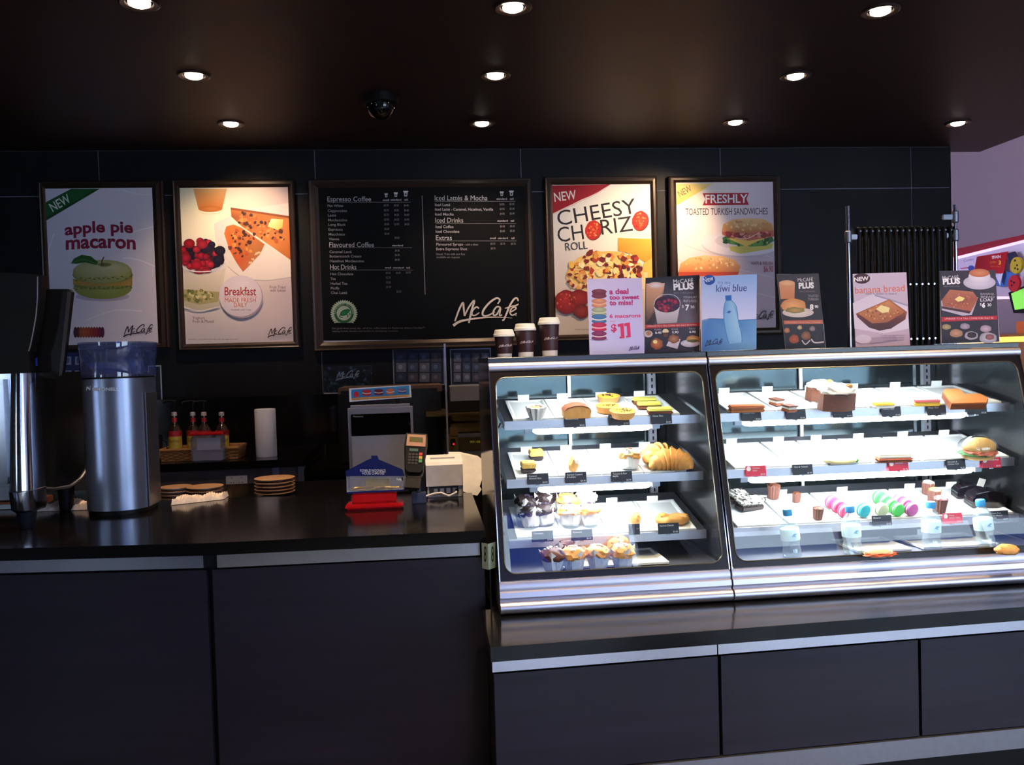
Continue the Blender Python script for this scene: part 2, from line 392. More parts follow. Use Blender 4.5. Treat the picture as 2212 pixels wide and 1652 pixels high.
LT = [(-1.10, 3.65, 'near the left edge of the front row', (-1.1, 3.5, 0), 90), (0.425, 3.65, 'at the centre of the front row', (0.4, 3.6, 0), 120), (2.06, 3.64, 'at the right of the front row', (2.0, 3.3, 0), 70),
      (-1.115, 4.54, 'at the left of the middle row', (-1.1, 4.5, 0), 60), (0.424, 4.52, 'at the centre of the middle row', (0.424, 4.5, 0), 60), (2.06, 4.51, 'at the right of the middle row', (2.0, 4.5, 0), 50),
      (-1.125, 5.43, 'tilted, above the breakfast poster', (-1.2, 6.09, 2.0), 62), (0.415, 5.43, 'directly above the black menu board', (0.42, 6.0, 1.6), 40),
      (2.06, 5.41, 'tilted, above the turkish sandwich poster', (1.42, 6.09, 1.9), 125), (3.61, 5.44, 'beside the ceiling corner, smallest in the back row', (3.6, 5.9, 1.0), 14),
      (-1.08, 2.76, 'over the tall counter front edge, left', (-1.08, 2.76, 0), 50), (0.43, 2.76, 'over the gap between the counters', (0.43, 2.4, 0), 50), (2.06, 2.75, 'over the wider display case', (1.9, 2.2, 0), 45),
      (0.43, 1.88, 'over the standing area, centre', (0.6, 2.5, 0.6), 150), (2.06, 1.87, 'over the standing area, right', (2.0, 2.5, 0.6), 170), (-1.08, 1.87, 'over the standing area, left', (-1.08, 1.9, 0), 25)]
for x, y, lb, tg, pw_ in LT: downlight(x, y, 'glowing round downlight '+lb, tg, pw_)

# security camera dome
t = thing('security_camera', 'black dome security camera hanging from the dark ceiling', 'camera', (-0.19, 4.85, CZ))
obj('mount', MB().lathe([(0.075, 0), (0.075, -0.02), (0.10, -0.025), (0.10, -0.055), (0.085, -0.06)], n=32), M_black, t, world=False)
obj('dome', MB().lathe([(0.082, -0.06)]+[(0.082*cos(radians(a)), -0.06-0.085*sin(radians(a))) for a in range(10, 90, 10)]+[(0.001, -0.145)], n=32), mat('smoked_dome', (8, 8, 9), 0.08), t, world=False)
obj('lens_barrel', MB().cyl((0, -0.083, -0.075), 0.018, 0.02, axis='y'), M_blackM, t, world=False)

# ------------------------------------------------------------------ front service counter (left, higher)
wt = obj('stone_worktop', MB().prism([(0.185, 2.79), (0.185, 3.60), (-0.9, 3.78), (-4.9, 4.0), (-4.9, 3.30), (-0.7125, 2.81)], 0.90, 0.94, 'z'), M_stone, smooth=20)
tag(wt, 'polished black stone worktop of the taller service counter', 'worktop')
t = thing('service_counter', 'taller dark woodgrain service counter under the coffee grinder', 'counter', (-0.7125, 2.83, 0))
ang = math.atan2(0.49, -4.1875)
def slab_along(p, q, off, th, z0, z1):
    # a flat board standing along the line p-q (seen from -y), set back by off
    d = Vector((q[0]-p[0], q[1]-p[1])).normalized(); n = Vector((-d.y, d.x))
    if n.y < 0: n = -n
    a = Vector(p)+n*off; b = Vector(q)+n*off; c = b+n*th; e = a+n*th
    return MB().prism([tuple(a), tuple(b), tuple(c), tuple(e)], z0, z1, 'z')
PL = (-4.9, 3.30); PM = (-0.7125, 2.81); PR = (0.178, 2.79)
def along(p, q, t_): return (p[0]+(q[0]-p[0])*t_, p[1]+(q[1]-p[1])*t_)
obj('front_panel', slab_along(along(PL, PM, 0.48), along(PL, PM, 0.998), 0.022, 0.02, 0.12, 0.848), M_lam, t, smooth=0)
obj('front_panel', slab_along(PL, along(PL, PM, 0.476), 0.022, 0.02, 0.12, 0.848), M_lam, t, smooth=0)
obj('front_panel', slab_along((-0.700, 2.81), PR, 0.022, 0.02, 0.12, 0.848), M_lam, t, smooth=0)
obj('steel_strip', slab_along(PL, along(PL, PM, 0.995), 0.032, 0.01, 0.853, 0.899), M_strip, t, smooth=0)
obj('steel_strip', slab_along((-0.685, 2.81), (0.165, 2.79), 0.026, 0.01, 0.853, 0.899), M_strip, t, smooth=0)
obj('carcass', MB().prism([(0.176, 2.84), (0.176, 3.5), (-0.9, 3.68), (-4.9, 3.9), (-4.9, 3.36), (-0.7125, 2.86)], 0.02, 0.898, 'z'), M_black, t, smooth=0)
obj('toe_kick', slab_along(PL, PM, 0.06, 0.01, 0.0, 0.118), M_black, t, smooth=0)

# ------------------------------------------------------------------ lower counter under the display cases
CL = (0.162, 2.392); CR = (3.2, 2.50)
def cpt(x): return (x, CL[1]+(CR[1]-CL[1])*(x-CL[0])/(CR[0]-CL[0]))
wt2 = obj('stone_worktop', MB().prism([CL, CR, (3.2, 3.75), (0.205, 3.75), (0.205, 2.8), (0.19, 2.76), (0.162, 2.76)], 0.645, 0.6875, 'z'), M_stone, smooth=20)
tag(wt2, 'lower polished black stone worktop carrying the two display cases', 'worktop')
t = thing('display_counter', 'lower dark woodgrain counter under the two pastry display cases', 'counter', (0.9, 2.5, 0))
for a, b in ((0.172, 0.838), (0.848, 1.478), (1.488, 2.3), (2.31, 3.2)):
    obj('front_panel', slab_along(cpt(a), cpt(b), 0.022, 0.02, 0.305, 0.602), M_lam, t, smooth=0)
for a, b in ((0.168, 0.838), (0.842, 1.95), (1.954, 3.2)):
    obj('steel_strip', slab_along(cpt(a), cpt(b), 0.026, 0.01, 0.606, 0.644), M_strip, t, smooth=0)
obj('carcass', MB().prism([(0.18, 2.45), (3.2, 2.56), (3.2, 3.7), (0.21, 3.7), (0.21, 2.85), (0.18, 2.76)], 0.1, 0.644, 'z'), M_black, t, smooth=0)
obj('kick_rail', slab_along(cpt(0.17), cpt(3.2), 0.012, 0.03, 0.24, 0.302), M_steelD, t, smooth=0)
obj('plinth', slab_along(cpt(0.17), cpt(3.2), 0.14, 0.02, 0.0, 0.24), M_black, t, smooth=0)

# ------------------------------------------------------------------ back work bench
BZ = 0.965
t = thing('back_bench', 'dark stone back bench with steel front along the rear wall', 'bench', (-1.2, 5.5, 0))
obj('bench_top', MB().box(-2.9, 4.98, BZ-0.045, -0.70, 5.80, BZ), M_stone, t, smooth=0)
obj('upstand', MB().box(-2.9, 5.80, BZ, 0.35, 5.86, 1.30), M_stone, t, smooth=0)
obj('bench_front', MB().box(-2.9, 5.02, 0.1, -0.74, 5.04, BZ-0.046), mat('brown_steel_front', (128, 112, 106), 0.5, 0.7, noise_scale=3, noise_amt=0.3), t, smooth=0)
obj('upright', MB().box(-0.88, 4.99, 0.1, -0.84, 5.02, BZ-0.046).box(-0.735, 4.99, 0.1, -0.70, 5.03, BZ-0.046), M_steelD, t, smooth=0)
obj('carcass', MB().box(-2.88, 5.045, 0.1, -0.76, 5.82, BZ-0.047).box(-0.69, 5.0, 0.0, 0.32, 5.79, 0.86), M_black, t, smooth=0)
obj('low_top', MB().box(-0.70, 4.98, 0.862, 0.35, 5.79, 0.90), M_stone, t, smooth=0)
t = thing('rear_worktop', 'narrow barista worktop behind the tall counter holding the plates', 'worktop', (-1.1, 4.2, 0))
obj('top', MB().box(-2.6, 3.95, 0.86, -0.25, 4.5, 0.90), M_stone, t, smooth=0)
obj('carcass', MB().box(-2.58, 3.98, 0, -0.27, 4.48, 0.859), M_black, t, smooth=0)

# ================================================================== FRAMED POSTERS AND MENU BOARD
M_frame = mat('dark_brown_frame', (54, 39, 31), 0.35, 0.3, noise_amt=0.15)
NY = (0, -1, 0)
def framed(name, label, cat, outer, inner, fw=0.05):
    # outer / inner: (x0, y0, x1, y1) corner pixels, turned into an upright rectangle on the wall
    yf = WY-0.045
    a = on_y(outer[0], outer[1], yf); b = on_y(outer[2], outer[3], yf)
    t = thing(name, label, cat, ((a.x+b.x)/2, yf, b.z))
    ya = WY-0.028
    c = on_y(inner[0], inner[1], ya); d = on_y(inner[2], inner[3], ya)
    x0, x1, z0, z1 = a.x, b.x, b.z, a.z; i0, i1, j0, j1 = c.x, d.x, d.z, c.z
    yb = WY-0.001; m1 = 0.014
    def rail(pts, nm='frame_rail'):
        # pts: outer A, outer B, inner B, inner A as (x, z); bevelled outer lip, flat, inner slope
        mb = MB(); A, B, Ci, D = [Vector((p[0], 0, p[1])) for p in pts]
        def at(u, e, y): p = (A.lerp(D, u) if e == 0 else B.lerp(Ci, u)); return (p.x, y, p.z)
        pr = [(0, yb), (0, yf+0.008), (0.12, yf), (0.3, yf+0.004), (0.62, yf+0.002), (0.75, yf+0.008), (1, ya-0.0005), (1, yb)]
        vs = [at(u, 0, y) for u, y in pr]+[at(u, 1, y) for u, y in pr]; n = len(pr)
        mb.add(vs, [(i, (i+1) % n, n+(i+1) % n, n+i) for i in range(n)]+[tuple(range(n)), tuple(range(2*n-1, n-1, -1))])
        obj(nm, mb, M_frame, t, smooth=20)
    rail([(x0, z1), (x1, z1), (i1, j1), (i0, j1)]); rail([(x0, z0), (x1, z0), (i1, j0), (i0, j0)])
    rail([(x0, z0), (x0, z1), (i0, j1), (i0, j0)]); rail([(x1, z0), (x1, z1), (i1, j1), (i1, j0)])
    obj('backing', MB().box(i0-0.003, ya+0.001, j0-0.003, i1+0.003, yb, j1+0.003), M_white, t, smooth=0)
    return t, (0, ya, 0), (i0, j0, i1, j1)

def px_rect(r, ya):  # rectangle on the wall -> function from unit square to world
    i0, j0, i1, j1 = r
    return lambda u, v: (i0+(i1-i0)*u, j1-(j1-j0)*v)

# unit-square art on the rectangle (x right, y down, in the crop's own pixels)
def art_for(ya, crop): return Art((0, ya, 0), NY, crop)

C1 = (0, 360, 3.2529)
# ---- poster 1: apple pie macaron
t, o, R = framed('framed_poster', 'framed apple pie macaron poster with green NEW ribbon', 'poster', (82, 392, 365, 750), (97.5, 407.5, 342, 740))
A = Art(o, NY, clip=R, crop=C1)
bg = (222, 214, 228)
A.grid(290, 130, 1140, 1260, [[(214, 206, 224), (226, 216, 226), (228, 220, 226)], [(214, 206, 224), (222, 214, 228), (224, 214, 222)], [(214, 208, 226), (222, 214, 226), (218, 206, 220)], [(226, 218, 234), (234, 226, 236), (226, 214, 226)]])
for q in [((850, 160), (960, 190), (1070, 200)), ((900, 470), (1000, 440), (1090, 420)), ((860, 640), (960, 650), (1090, 700)), ((600, 1080), (800, 1010), (1000, 1015)), ((380, 470), (340, 600), (350, 700))]:
    A.stroke(q, 7, (240, 234, 242), lt=False)
A.poly([(318, 250), (500, 155), (700, 155), (322, 378)], (22, 88, 40)); A.poly([(322, 356), (676, 158), (700, 156), (322, 378)], (12, 66, 30))
A.text('NEW', 372, 318, 62, (226, 232, 222), w=150, rot=-0.52, bold=0.012)
A.text('apple pie', 455, 468, 76, (138, 28, 62), w=480, rot=-0.035, bold=0.03, bend=14)
A.text('macaron', 462, 570, 92, (138, 28, 62), w=492, rot=-0.005, bold=0.03, bend=12)
A.ell(720, 912, 190, 34, (190, 176, 200), (150, 136, 165))
A.ell(722, 850, 205, 80, (132, 142, 70), (150, 160, 82)); A.ell(722, 822, 209, 40, (120, 128, 62), (160, 165, 90), wob=0.02)
A.poly([(514, 790), (930, 770), (930, 838), (700, 852), (514, 825)], (176, 138, 62)); A.ell(722, 836, 208, 26, (110, 116, 56), (150, 150, 80), a0=0, a1=180)
A.ell(722, 760, 213, 62, (122, 126, 62), (152, 150, 84)); A.ell(720, 738, 208, 84, (142, 146, 88), (188, 184, 136), off=(60, -30)); A.ell(722, 722, 196, 68, (158, 158, 106), (196, 190, 146), off=(70, -20))
A.ell(735, 688, 48, 14, (126, 128, 74), (104, 106, 60))
for i in range(26): A.ell(520+i*16, 792+8*sin(i*1.7)-i*0.6, 9, 5, (96, 102, 44) if i % 2 else (136, 140, 72), n=8)
for i in range(26): A.ell(522+i*16, 856+6*sin(i*2.1)-i*0.4, 9, 5, (98, 104, 46) if i % 2 else (140, 146, 76), n=8)
A.stroke([(718, 700), (716, 665), (730, 634)], (7, 5, 9), (72, 40, 34), lt=False)
A.poly([(498, 680), (520, 645), (575, 618), (640, 630), (690, 672), (676, 690), (600, 672), (540, 682)], (40, 88, 38)); A.stroke([(505, 678), (590, 652), (680, 684), (716, 690)], 5, (76, 122, 60), lt=False)
for i, c in enumerate([(78, 34, 40), (90, 40, 46), (170, 92, 62), (186, 100, 60), (188, 88, 52), (190, 78, 48), (176, 60, 50), (170, 46, 52), (150, 40, 60), (120, 34, 66), (92, 30, 76)]):
    A.ell(530+i*19, 1163, 14, 38, tuple(int(q*0.8) for q in c), c)
A.text('also in', 392, 1198, 14, (70, 60, 80)); A.script(868, 1196, 205, (58, 40, 52), 1.2)
A.build(t, INK)

# ---- poster 2: breakfast
t, o, R = framed('framed_poster', 'framed breakfast poster with berry yoghurt and fruit toast', 'poster', (371, 388, 648, 750), (388, 406, 634, 737))
A = Art(o, NY, clip=R, crop=C1)
A.grid(1240, 130, 2085, 1250, [[(248, 236, 200), (250, 240, 216), (240, 216, 206), (224, 196, 196)], [(246, 232, 206), (250, 240, 218), (240, 214, 200), (218, 192, 190)], [(226, 210, 206), (228, 212, 206), (218, 198, 200), (206, 186, 196)], [(216, 200, 208), (212, 198, 206), (214, 198, 208), (214, 196, 206)]])
A.ell(1860, 560, 360, 240, (224, 208, 206), (238, 226, 224), n=40, a0=0, a1=360) if False else None
A.poly([(1505, 400), (1600, 355), (1700, 300), (2032, 255), (2050, 772), (1900, 798), (1760, 790), (1640, 730), (1560, 620), (1510, 500)], (232, 218, 214)); A.stroke([(1600, 700), (1700, 775), (1860, 800), (2050, 775)], (4, 10, 5), (186, 172, 182), lt=False)
A.poly([(1358, 155), (1595, 155), (1560, 300), (1395, 300)], [(224, 168, 110), (232, 180, 120), (206, 118, 56), (200, 116, 52)]); A.ell(1478, 296, 83, 22, (196, 110, 50), (216, 136, 70)); A.stroke([(1392, 300), (1420, 326), (1480, 332), (1540, 324), (1575, 296)], (6, 12, 6), (244, 226, 190), lt=False)
# toast
A.poly([(1620, 288), (2032, 350), (2042, 655), (1900, 555), (1700, 420), (1625, 350)], [(196, 120, 60), (212, 128, 66), (190, 98, 46), (214, 134, 70), (206, 116, 56), (160, 84, 44)])
A.poly([(1620, 286), (2032, 346), (2032, 362), (1622, 302)], (150, 78, 40))
A.dots(1840, 430, 190, 70, 70, 12, [(226, 150, 84), (190, 96, 50), (80, 38, 40), (96, 48, 44), (214, 128, 64)], 3, rot=0.45)
A.poly([(1880, 420), (1905, 365), (1990, 370), (1985, 425), (1950, 445)], [(244, 226, 150), (250, 240, 190), (238, 214, 120), (226, 196, 96), (232, 206, 110)])
A.poly([(1575, 470), (1590, 420), (1640, 405), (1700, 430), (1860, 545), (1830, 610), (1708, 738), (1660, 670), (1610, 580)], [(212, 120, 56), (206, 112, 54), (220, 132, 64), (210, 120, 60), (186, 104, 60), (176, 112, 66), (196, 110, 70), (200, 84, 44), (216, 110, 50)])
A.dots(1700, 540, 90, 100, 50, 11, [(232, 146, 76), (186, 84, 44), (74, 38, 44), (110, 50, 40)], 5); A.dots(1790, 640, 14, 60, 16, 7, [(236, 200, 170), (220, 180, 150)], 6, rot=0.7)
# yoghurt glass
A.poly([(1284, 690), (1590, 690), (1540, 985), (1480, 1005), (1330, 1000), (1290, 985)], [(222, 206, 196), (226, 210, 198), (196, 186, 168), (190, 178, 160), (196, 184, 160), (190, 178, 150)])
A.ell(1430, 690, 166, 52, (232, 220, 214), (214, 196, 190)); A.poly([(1290, 860), (1545, 880), (1530, 950), (1400, 970), (1292, 940)], (170, 158, 110)); A.dots(1400, 905, 105, 40, 60, 12, [(150, 138, 84), (190, 176, 120), (110, 118, 60), (214, 200, 150), (96, 100, 62)], 8)
A.stroke([(1292, 985), (1400, 1012), (1540, 985)], (8, 14, 8), (222, 212, 208), lt=False)
A.ell(1425, 640, 150, 90, (40, 22, 40), (60, 26, 44))
R_ = random.Random(4)
for i in range(46):
    a = R_.random()*2*pi; q = math.sqrt(R_.random()); x = 1420+150*q*cos(a); y = 618+98*q*sin(a); cc = R_.choice([(178, 26, 52), (196, 40, 66), (34, 28, 56), (44, 34, 62), (30, 22, 40), (150, 20, 44)])
    if x > 1284: A.ell(x, y, 27, 25, tuple(int(k*0.55) for k in cc), tuple(min(255, int(k*1.15)) for k in cc), off=(-7, -8), n=12)
for x, y, cc in [(1380, 690, (200, 30, 56)), (1302, 640, (190, 32, 60)), (1420, 545, (190, 40, 60)), (1330, 540, (180, 26, 46)), (1545, 590, (34, 28, 50)), (1535, 655, (34, 30, 56)), (1400, 738, (200, 50, 74)), (1450, 732, (196, 44, 70))]:
    A.ell(x, y, 40, 34 if y < 700 else 16, tuple(int(k*0.6) for k in cc), cc, n=14)
A.stroke([(1284, 705), (1360, 735), (1500, 730), (1590, 680), (1605, 610), (1580, 550), (1520, 520)], (6, 8, 4), (228, 222, 226), lt=False)
A.ell(1696, 916, 152, 150, (170, 152, 170), n=40); A.ell(1690, 908, 150, 145, (216, 200, 214), (230, 216, 226), n=48)
A.text('Breakfast', 1578, 904, 58, (176, 34, 34), w=222, bold=0.012); A.rect(1572, 914, 1808, 917, (200, 90, 80)); A.text('MADE FRESH', 1580, 952, 30, (206, 74, 48), w=218); A.text('DAILY', 1690, 986, 30, (206, 74, 48), w=92, al='c'); A.text('Available until 11am', 1622, 1010, 11, (90, 50, 60), w=140)
A.text('Fruit Toast', 1896, 855, 20, (86, 62, 80), w=112); A.text('with butter', 1898, 878, 20, (86, 62, 80), w=112)
A.text('Yoghurt,', 1354, 1072, 20, (86, 62, 80), w=88); A.text('Fruit & Muesli', 1356, 1096, 20, (86, 62, 80), w=148)
A.text('Available at participating restaurants. Serving suggestions only.', 1322, 1215, 8, (110, 90, 100), w=350); A.script(1882, 1200, 168, (58, 40, 52), 1.25)
A.build(t, INK)

# ---- black menu board
C2 = (640, 360, 3.9333)
t, o, R = framed('menu_board', 'large black coffee menu board with white price lists', 'menu board', (664, 387, 1159, 746), (687, 406.5, 1142, 727))
A = Art(o, NY, clip=R, crop=C2)
A.grid(160, 160, 2010, 1480, [[(14, 12, 12), (16, 13, 12), (13, 12, 12)], [(10, 10, 12), (10, 10, 12), (11, 10, 12)], [(9, 9, 12), (9, 9, 13), (9, 9, 12)]])
wt_ = (214, 204, 206)
def price(x, y, s, c=(150, 140, 140)): A.text(s, x, y, 17, c, w=40, bold=0.01)
def cupicon(x, y, s):
    A.poly([(x-13*s, y-14*s), (x+13*s, y-14*s), (x+10*s, y+16*s), (x-10*s, y+16*s)], wt_); A.poly([(x-17*s, y-22*s), (x+17*s, y-22*s), (x+17*s, y-13*s), (x-17*s, y-13*s)], (236, 228, 226)); A.poly([(x-6*s, y-4*s), (x+6*s, y-4*s), (x+4*s, y+8*s), (x-4*s, y+8*s)], (20, 16, 16))
A.text('Espresso Coffee', 264, 294, 40, wt_, w=372)
for x, y, s in ((764, 246, 0.85), (846, 240, 1.0), (930, 232, 1.25)): cupicon(x, y, s)
for x, y, w, s in ((736, 290, 52, 'small'), (802, 288, 90, 'standard'), (916, 287, 32, 'tall')): A.text(s, x, y, 15, wt_, w=w, bold=0.02)
A.rect(266, 299, 972, 302, (170, 160, 160))
L = [('Flat White', 132, 342), ('Cappuccino', 164, 384), ('Latté', 70, 423), ('Mochaccino', 162, 463), ('Long Black', 148, 502), ('Espresso', 120, 543), ('Macchiato', 138, 584), ('Vienna', 88, 624)]
P_ = [('3.70', '4.20', '4.60'), ('3.70', '4.20', '4.60'), ('3.70', '4.20', '4.60'), ('3.90', '4.50', '4.90'), ('3.40', '3.90', '4.20'), ('3.40',), ('3.40',), None]
for i, (s, w, y) in enumerate(L):
    A.text(s, 266+i*1.5, y, 21, (170, 160, 162), w=w, bold=0.008)
    if P_[i]:
        for j, p_ in enumerate(P_[i]): price(744+j*86+i, y-6, '$'+p_)
price(836, 612, '$4.60')
A.text('Flavoured Coffee', 280, 682, 40, wt_, w=380); A.text('standard', 814, 676, 15, wt_, w=92, bold=0.02); A.rect(280, 687, 984, 690, (150, 140, 142))
for i, (s, w, y) in enumerate([('Caramel Latté', 188, 733), ('Butterscotch Cream', 268, 771), ('Hazelnut Mochaccino', 290, 811)]): A.text(s, 282+i*2, y, 21, (168, 158, 162), w=w, bold=0.008); price(838, y-12, '$4.90')
A.text('Hot Drinks', 288, 872, 40, wt_, w=222); A.rect(288, 876, 992, 879, (140, 132, 136))
for x, w, s in ((754, 52, 'small'), (822, 90, 'standard'), (934, 32, 'tall')): A.text(s, x, 865, 15, (180, 170, 172), w=w, bold=0.02)
for i, (s, w, y) in enumerate([('Hot Chocolate', 194, 921), ('Tea', 44, 962), ('Herbal Tea', 142, 1002), ('Fluffy', 74, 1042), ('Chai Latté', 138, 1081)]):
    A.text(s, 290+i, y, 21, (160, 150, 156), w=w, bold=0.008)
    if i < 4: price(762+i, y-12, ['$4.20', '$3.20', '$3.20', '$1.50'][i], (120, 112, 116))
price(846, 909, '$4.60', (120, 112, 116)); price(932, 907, '$4.90', (120, 112, 116)); price(852, 1068, '$4.20', (120, 112, 116))
A.poly([(1066, 245), (1072, 245), (1098, 1085), (1092, 1085)], (150, 142, 146))
A.text('Iced Lattés & Mocha', 1176, 286, 42, (226, 216, 214), w=448); cupicon(1746, 232, 1.0); cupicon(1828, 228, 1.15)
for x, w, s in ((1702, 88, 'standard'), (1814, 32, 'tall')): A.text(s, x, 280, 15, wt_, w=w, bold=0.02)
A.rect(1178, 293, 1862, 296, (170, 160, 160))
for i, (s, w, y) in enumerate([('Iced Latté', 130, 334), ('Iced Latté - Caramel, Hazelnut, Vanilla', 494, 373), ('Iced Mocha', 158, 414)]):
    A.text(s, 1178+i, y, 22, (206, 196, 196), w=w, bold=0.012); price(1728+i, y-6, '$4.90'); price(1812+i, y-8, '$5.40')
A.text('Iced Drinks', 1182, 474, 40, (220, 210, 208), w=236); A.rect(1184, 482, 1868, 485, (160, 150, 150))
for x, w, s in ((1708, 88, 'standard'), (1820, 30, 'tall')): A.text(s, x, 467, 15, wt_, w=w, bold=0.02)
for i, (s, w, y) in enumerate([('Iced Coffee', 152, 521), ('Iced Chocolate', 200, 561)]): A.text(s, 1184+i, y, 22, (200, 190, 190), w=w, bold=0.012); price(1732, y-6, '$5.00'); price(1816, y-8, '$5.50')
A.text('Extras', 1186, 623, 40, (214, 204, 204), w=136); A.rect(1188, 629, 1872, 632, (150, 142, 142))
for x, w, s in ((1646, 50, 'small'), (1712, 86, 'standard'), (1824, 30, 'tall')): A.text(s, x, 614, 15, (190, 180, 180), w=w, bold=0.02)
A.text('Flavoured Syrups', 1190, 669, 21, (186, 176, 178), w=226, bold=0.01); A.text('- add a shot', 1424, 668, 15, (176, 166, 168), w=120); A.text('Extra Espresso Shot', 1190, 709, 21, (184, 174, 176), w=262, bold=0.01)
for x in (1650, 1734, 1824): price(x, 663, '$0.70', (130, 122, 124))
price(1652, 702, '$0.70', (130, 122, 124)); A.text('Decaf, Trim milk and Soy', 1190, 750, 16, (150, 142, 146), w=244); A.text('available on request', 1192, 776, 16, (150, 142, 146), w=196)
# certification seal
pts = []
for i in range(72): r = 118 if i % 2 else 104; a = 2*pi*i/72; pts.append((405+r*cos(a), 1246+r*sin(a)))
pts = [q for q in pts if q[1] < 1336]
A.fan((405, 1240), pts, (150, 168, 150), (168, 182, 162)); A.ell(405, 1244, 84, 84, (44, 86, 62), n=40); A.ell(405, 1244, 62, 62, (160, 172, 158), (186, 186, 172), n=36)
for i, c in enumerate('RAINFOREST ALLIANCE'):
    a = radians(180+i*10); A.text(c, 405+70*cos(a), 1244+70*sin(a), 12, (196, 206, 190), rot=a+pi/2, al='c')
A.text('CERTIFIED', 405, 1330, 17, (40, 76, 56), w=150, al='c', bend=-8)
A.ell(408, 1240, 40, 24, (28, 92, 58), (40, 120, 76), rot=-0.5); A.ell(436, 1222, 22, 14, (34, 104, 66)); A.stroke([(420, 1255), (440, 1262), (432, 1280)], 8, (34, 100, 62)); A.stroke([(385, 1250), (368, 1272), (396, 1282)], 8, (30, 92, 58)); A.stroke([(440, 1236), (458, 1250), (452, 1262)], 7, (34, 100, 62))
A.text('Feel good about every cup - all of our coffee beans are Rainforest Alliance Certified™', 304, 1380, 14, (120, 114, 120), w=790, rot=-0.006)
A.text('helping forests, farmers and families in developing countries.', 306, 1404, 14, (110, 104, 110), w=560, rot=-0.006)
A.script(1336, 1352, 552, (226, 212, 206), 1.0); A.ell(1866, 1262, 7, 7, (150, 142, 142), n=12)
A.build(t, INKB)

# ---- poster 4: cheesy chorizo roll
C3 = (1040, 360, 3.2529)
t, o, R = framed('framed_poster', 'framed cheesy chorizo roll poster with red NEW corner', 'poster', (1176, 381, 1428, 730), (1192.5, 399.5, 1412, 718))
A = Art(o, NY, clip=R, crop=C3)
A.grid(470, 100, 1235, 1200, [[(246, 240, 232), (250, 246, 236), (250, 244, 232)], [(240, 234, 228), (248, 242, 232), (248, 240, 224)], [(214, 204, 206), (236, 226, 216), (240, 224, 196)], [(206, 192, 186), (206, 190, 176), (214, 190, 160)], [(200, 184, 176), (190, 172, 160), (200, 176, 150)]])
A.poly([(494, 132), (905, 124), (840, 165), (800, 190), (700, 232), (640, 262), (560, 300), (498, 328)], (166, 22, 34)); A.stroke([(905, 126), (838, 172), (700, 240), (560, 306), (498, 334)], (4, 12, 6), (236, 210, 200), lt=False)
A.text('NEW', 515, 246, 62, (244, 234, 226), w=155, rot=-0.13, bold=0.01)
A.text('CHEESY', 541, 416, 104, (40, 32, 36), w=560, rot=-0.165)
A.text('CH', 541, 532, 104, (40, 32, 36), w=182, rot=-0.13); A.text('RIZ', 845, 478, 104, (40, 32, 36), w=222, rot=-0.13)
for x, y, sd in ((784, 444, 1), (1114, 378, 2)):
    A.ell(x+5, y+6, 56, 70, (120, 50, 30), rot=0.25); A.ell(x, y, 55, 68, (196, 40, 26), (220, 62, 34), rot=0.25, wob=0.03); A.dots(x, y, 42, 52, 26, 8, [(236, 104, 50), (244, 150, 84), (210, 54, 30), (160, 24, 20)], sd)
A.text('ROLL', 592, 590, 54, (50, 40, 44), w=156, rot=-0.09)
A.poly([(960, 500), (1205, 508), (1210, 690), (1150, 670), (1040, 610), (960, 590)], [(232, 168, 54), (238, 182, 66), (210, 140, 36), (222, 150, 42), (226, 158, 46), (216, 144, 40)])
A.poly([(1140, 680), (1210, 640), (1212, 785), (1150, 785)], (226, 186, 90))
A.ell(880, 790, 290, 185, (222, 170, 96), (240, 206, 140), n=40, a0=180, a1=360); A.poly([(594, 770), (1168, 740), (1168, 860), (740, 880), (620, 850)], (234, 204, 156))
A.ell(880, 740, 262, 150, (236, 190, 104), (246, 224, 160), n=36, wob=0.03)
A.dots(880, 715, 250, 125, 150, 20, [(248, 226, 150), (240, 188, 84), (124, 34, 26), (96, 26, 26), (176, 56, 34), (250, 236, 190), (224, 150, 60)], 11); A.dots(680, 800, 80, 70, 30, 13, [(120, 36, 28), (240, 200, 130), (224, 160, 90)], 12)
A.ell(600, 950, 88, 84, (120, 20, 18), (176, 44, 30), off=(-20, -30), wob=0.03); A.ell(690, 920, 80, 56, (120, 22, 20), (160, 40, 30), wob=0.06); A.ell(705, 1015, 60, 50, (104, 24, 20), (150, 50, 34), wob=0.1); A.dots(600, 945, 70, 70, 30, 8, [(196, 60, 40), (150, 30, 24), (210, 90, 60)], 14)
A.text('Available in participating restaurants.', 656, 1148, 10, (110, 90, 80), w=180)
A.build(t, INK)

# ---- poster 5: freshly toasted turkish sandwiches
t, o, R = framed('framed_poster', 'framed toasted turkish sandwiches poster with red banner title', 'poster', (1444, 380, 1694, 722), (1460, 394.5, 1676, 707))
A = Art(o, NY, clip=R, crop=C3)
A.grid(1345, 90, 2095, 1160, [[(244, 226, 190), (240, 224, 210), (226, 206, 214), (206, 186, 200)], [(246, 232, 216), (240, 222, 216), (226, 204, 208), (206, 186, 196)], [(226, 206, 208), (224, 200, 204), (210, 184, 192), (200, 176, 188)], [(224, 204, 210), (214, 188, 196), (204, 176, 186), (196, 170, 180)], [(220, 200, 208), (206, 182, 190), (196, 170, 180), (188, 164, 176)]])
for i in range(9): A.stroke([(1380, 470+i*62), (1600, 540+i*66), (2070, 640+i*70)], (2, 4, 2), (196, 166, 176) if i % 2 else (232, 214, 216), lt=False) if 640+i*70 < 1120 else None
A.poly([(1366, 122), (1625, 118), (1580, 150), (1500, 196), (1430, 235), (1368, 272)], [(240, 210, 120), (246, 222, 150), (240, 206, 116), (234, 196, 98), (232, 190, 90), (228, 186, 84)])
A.text('NEW', 1396, 214, 44, (110, 70, 40), w=98, rot=-0.5)
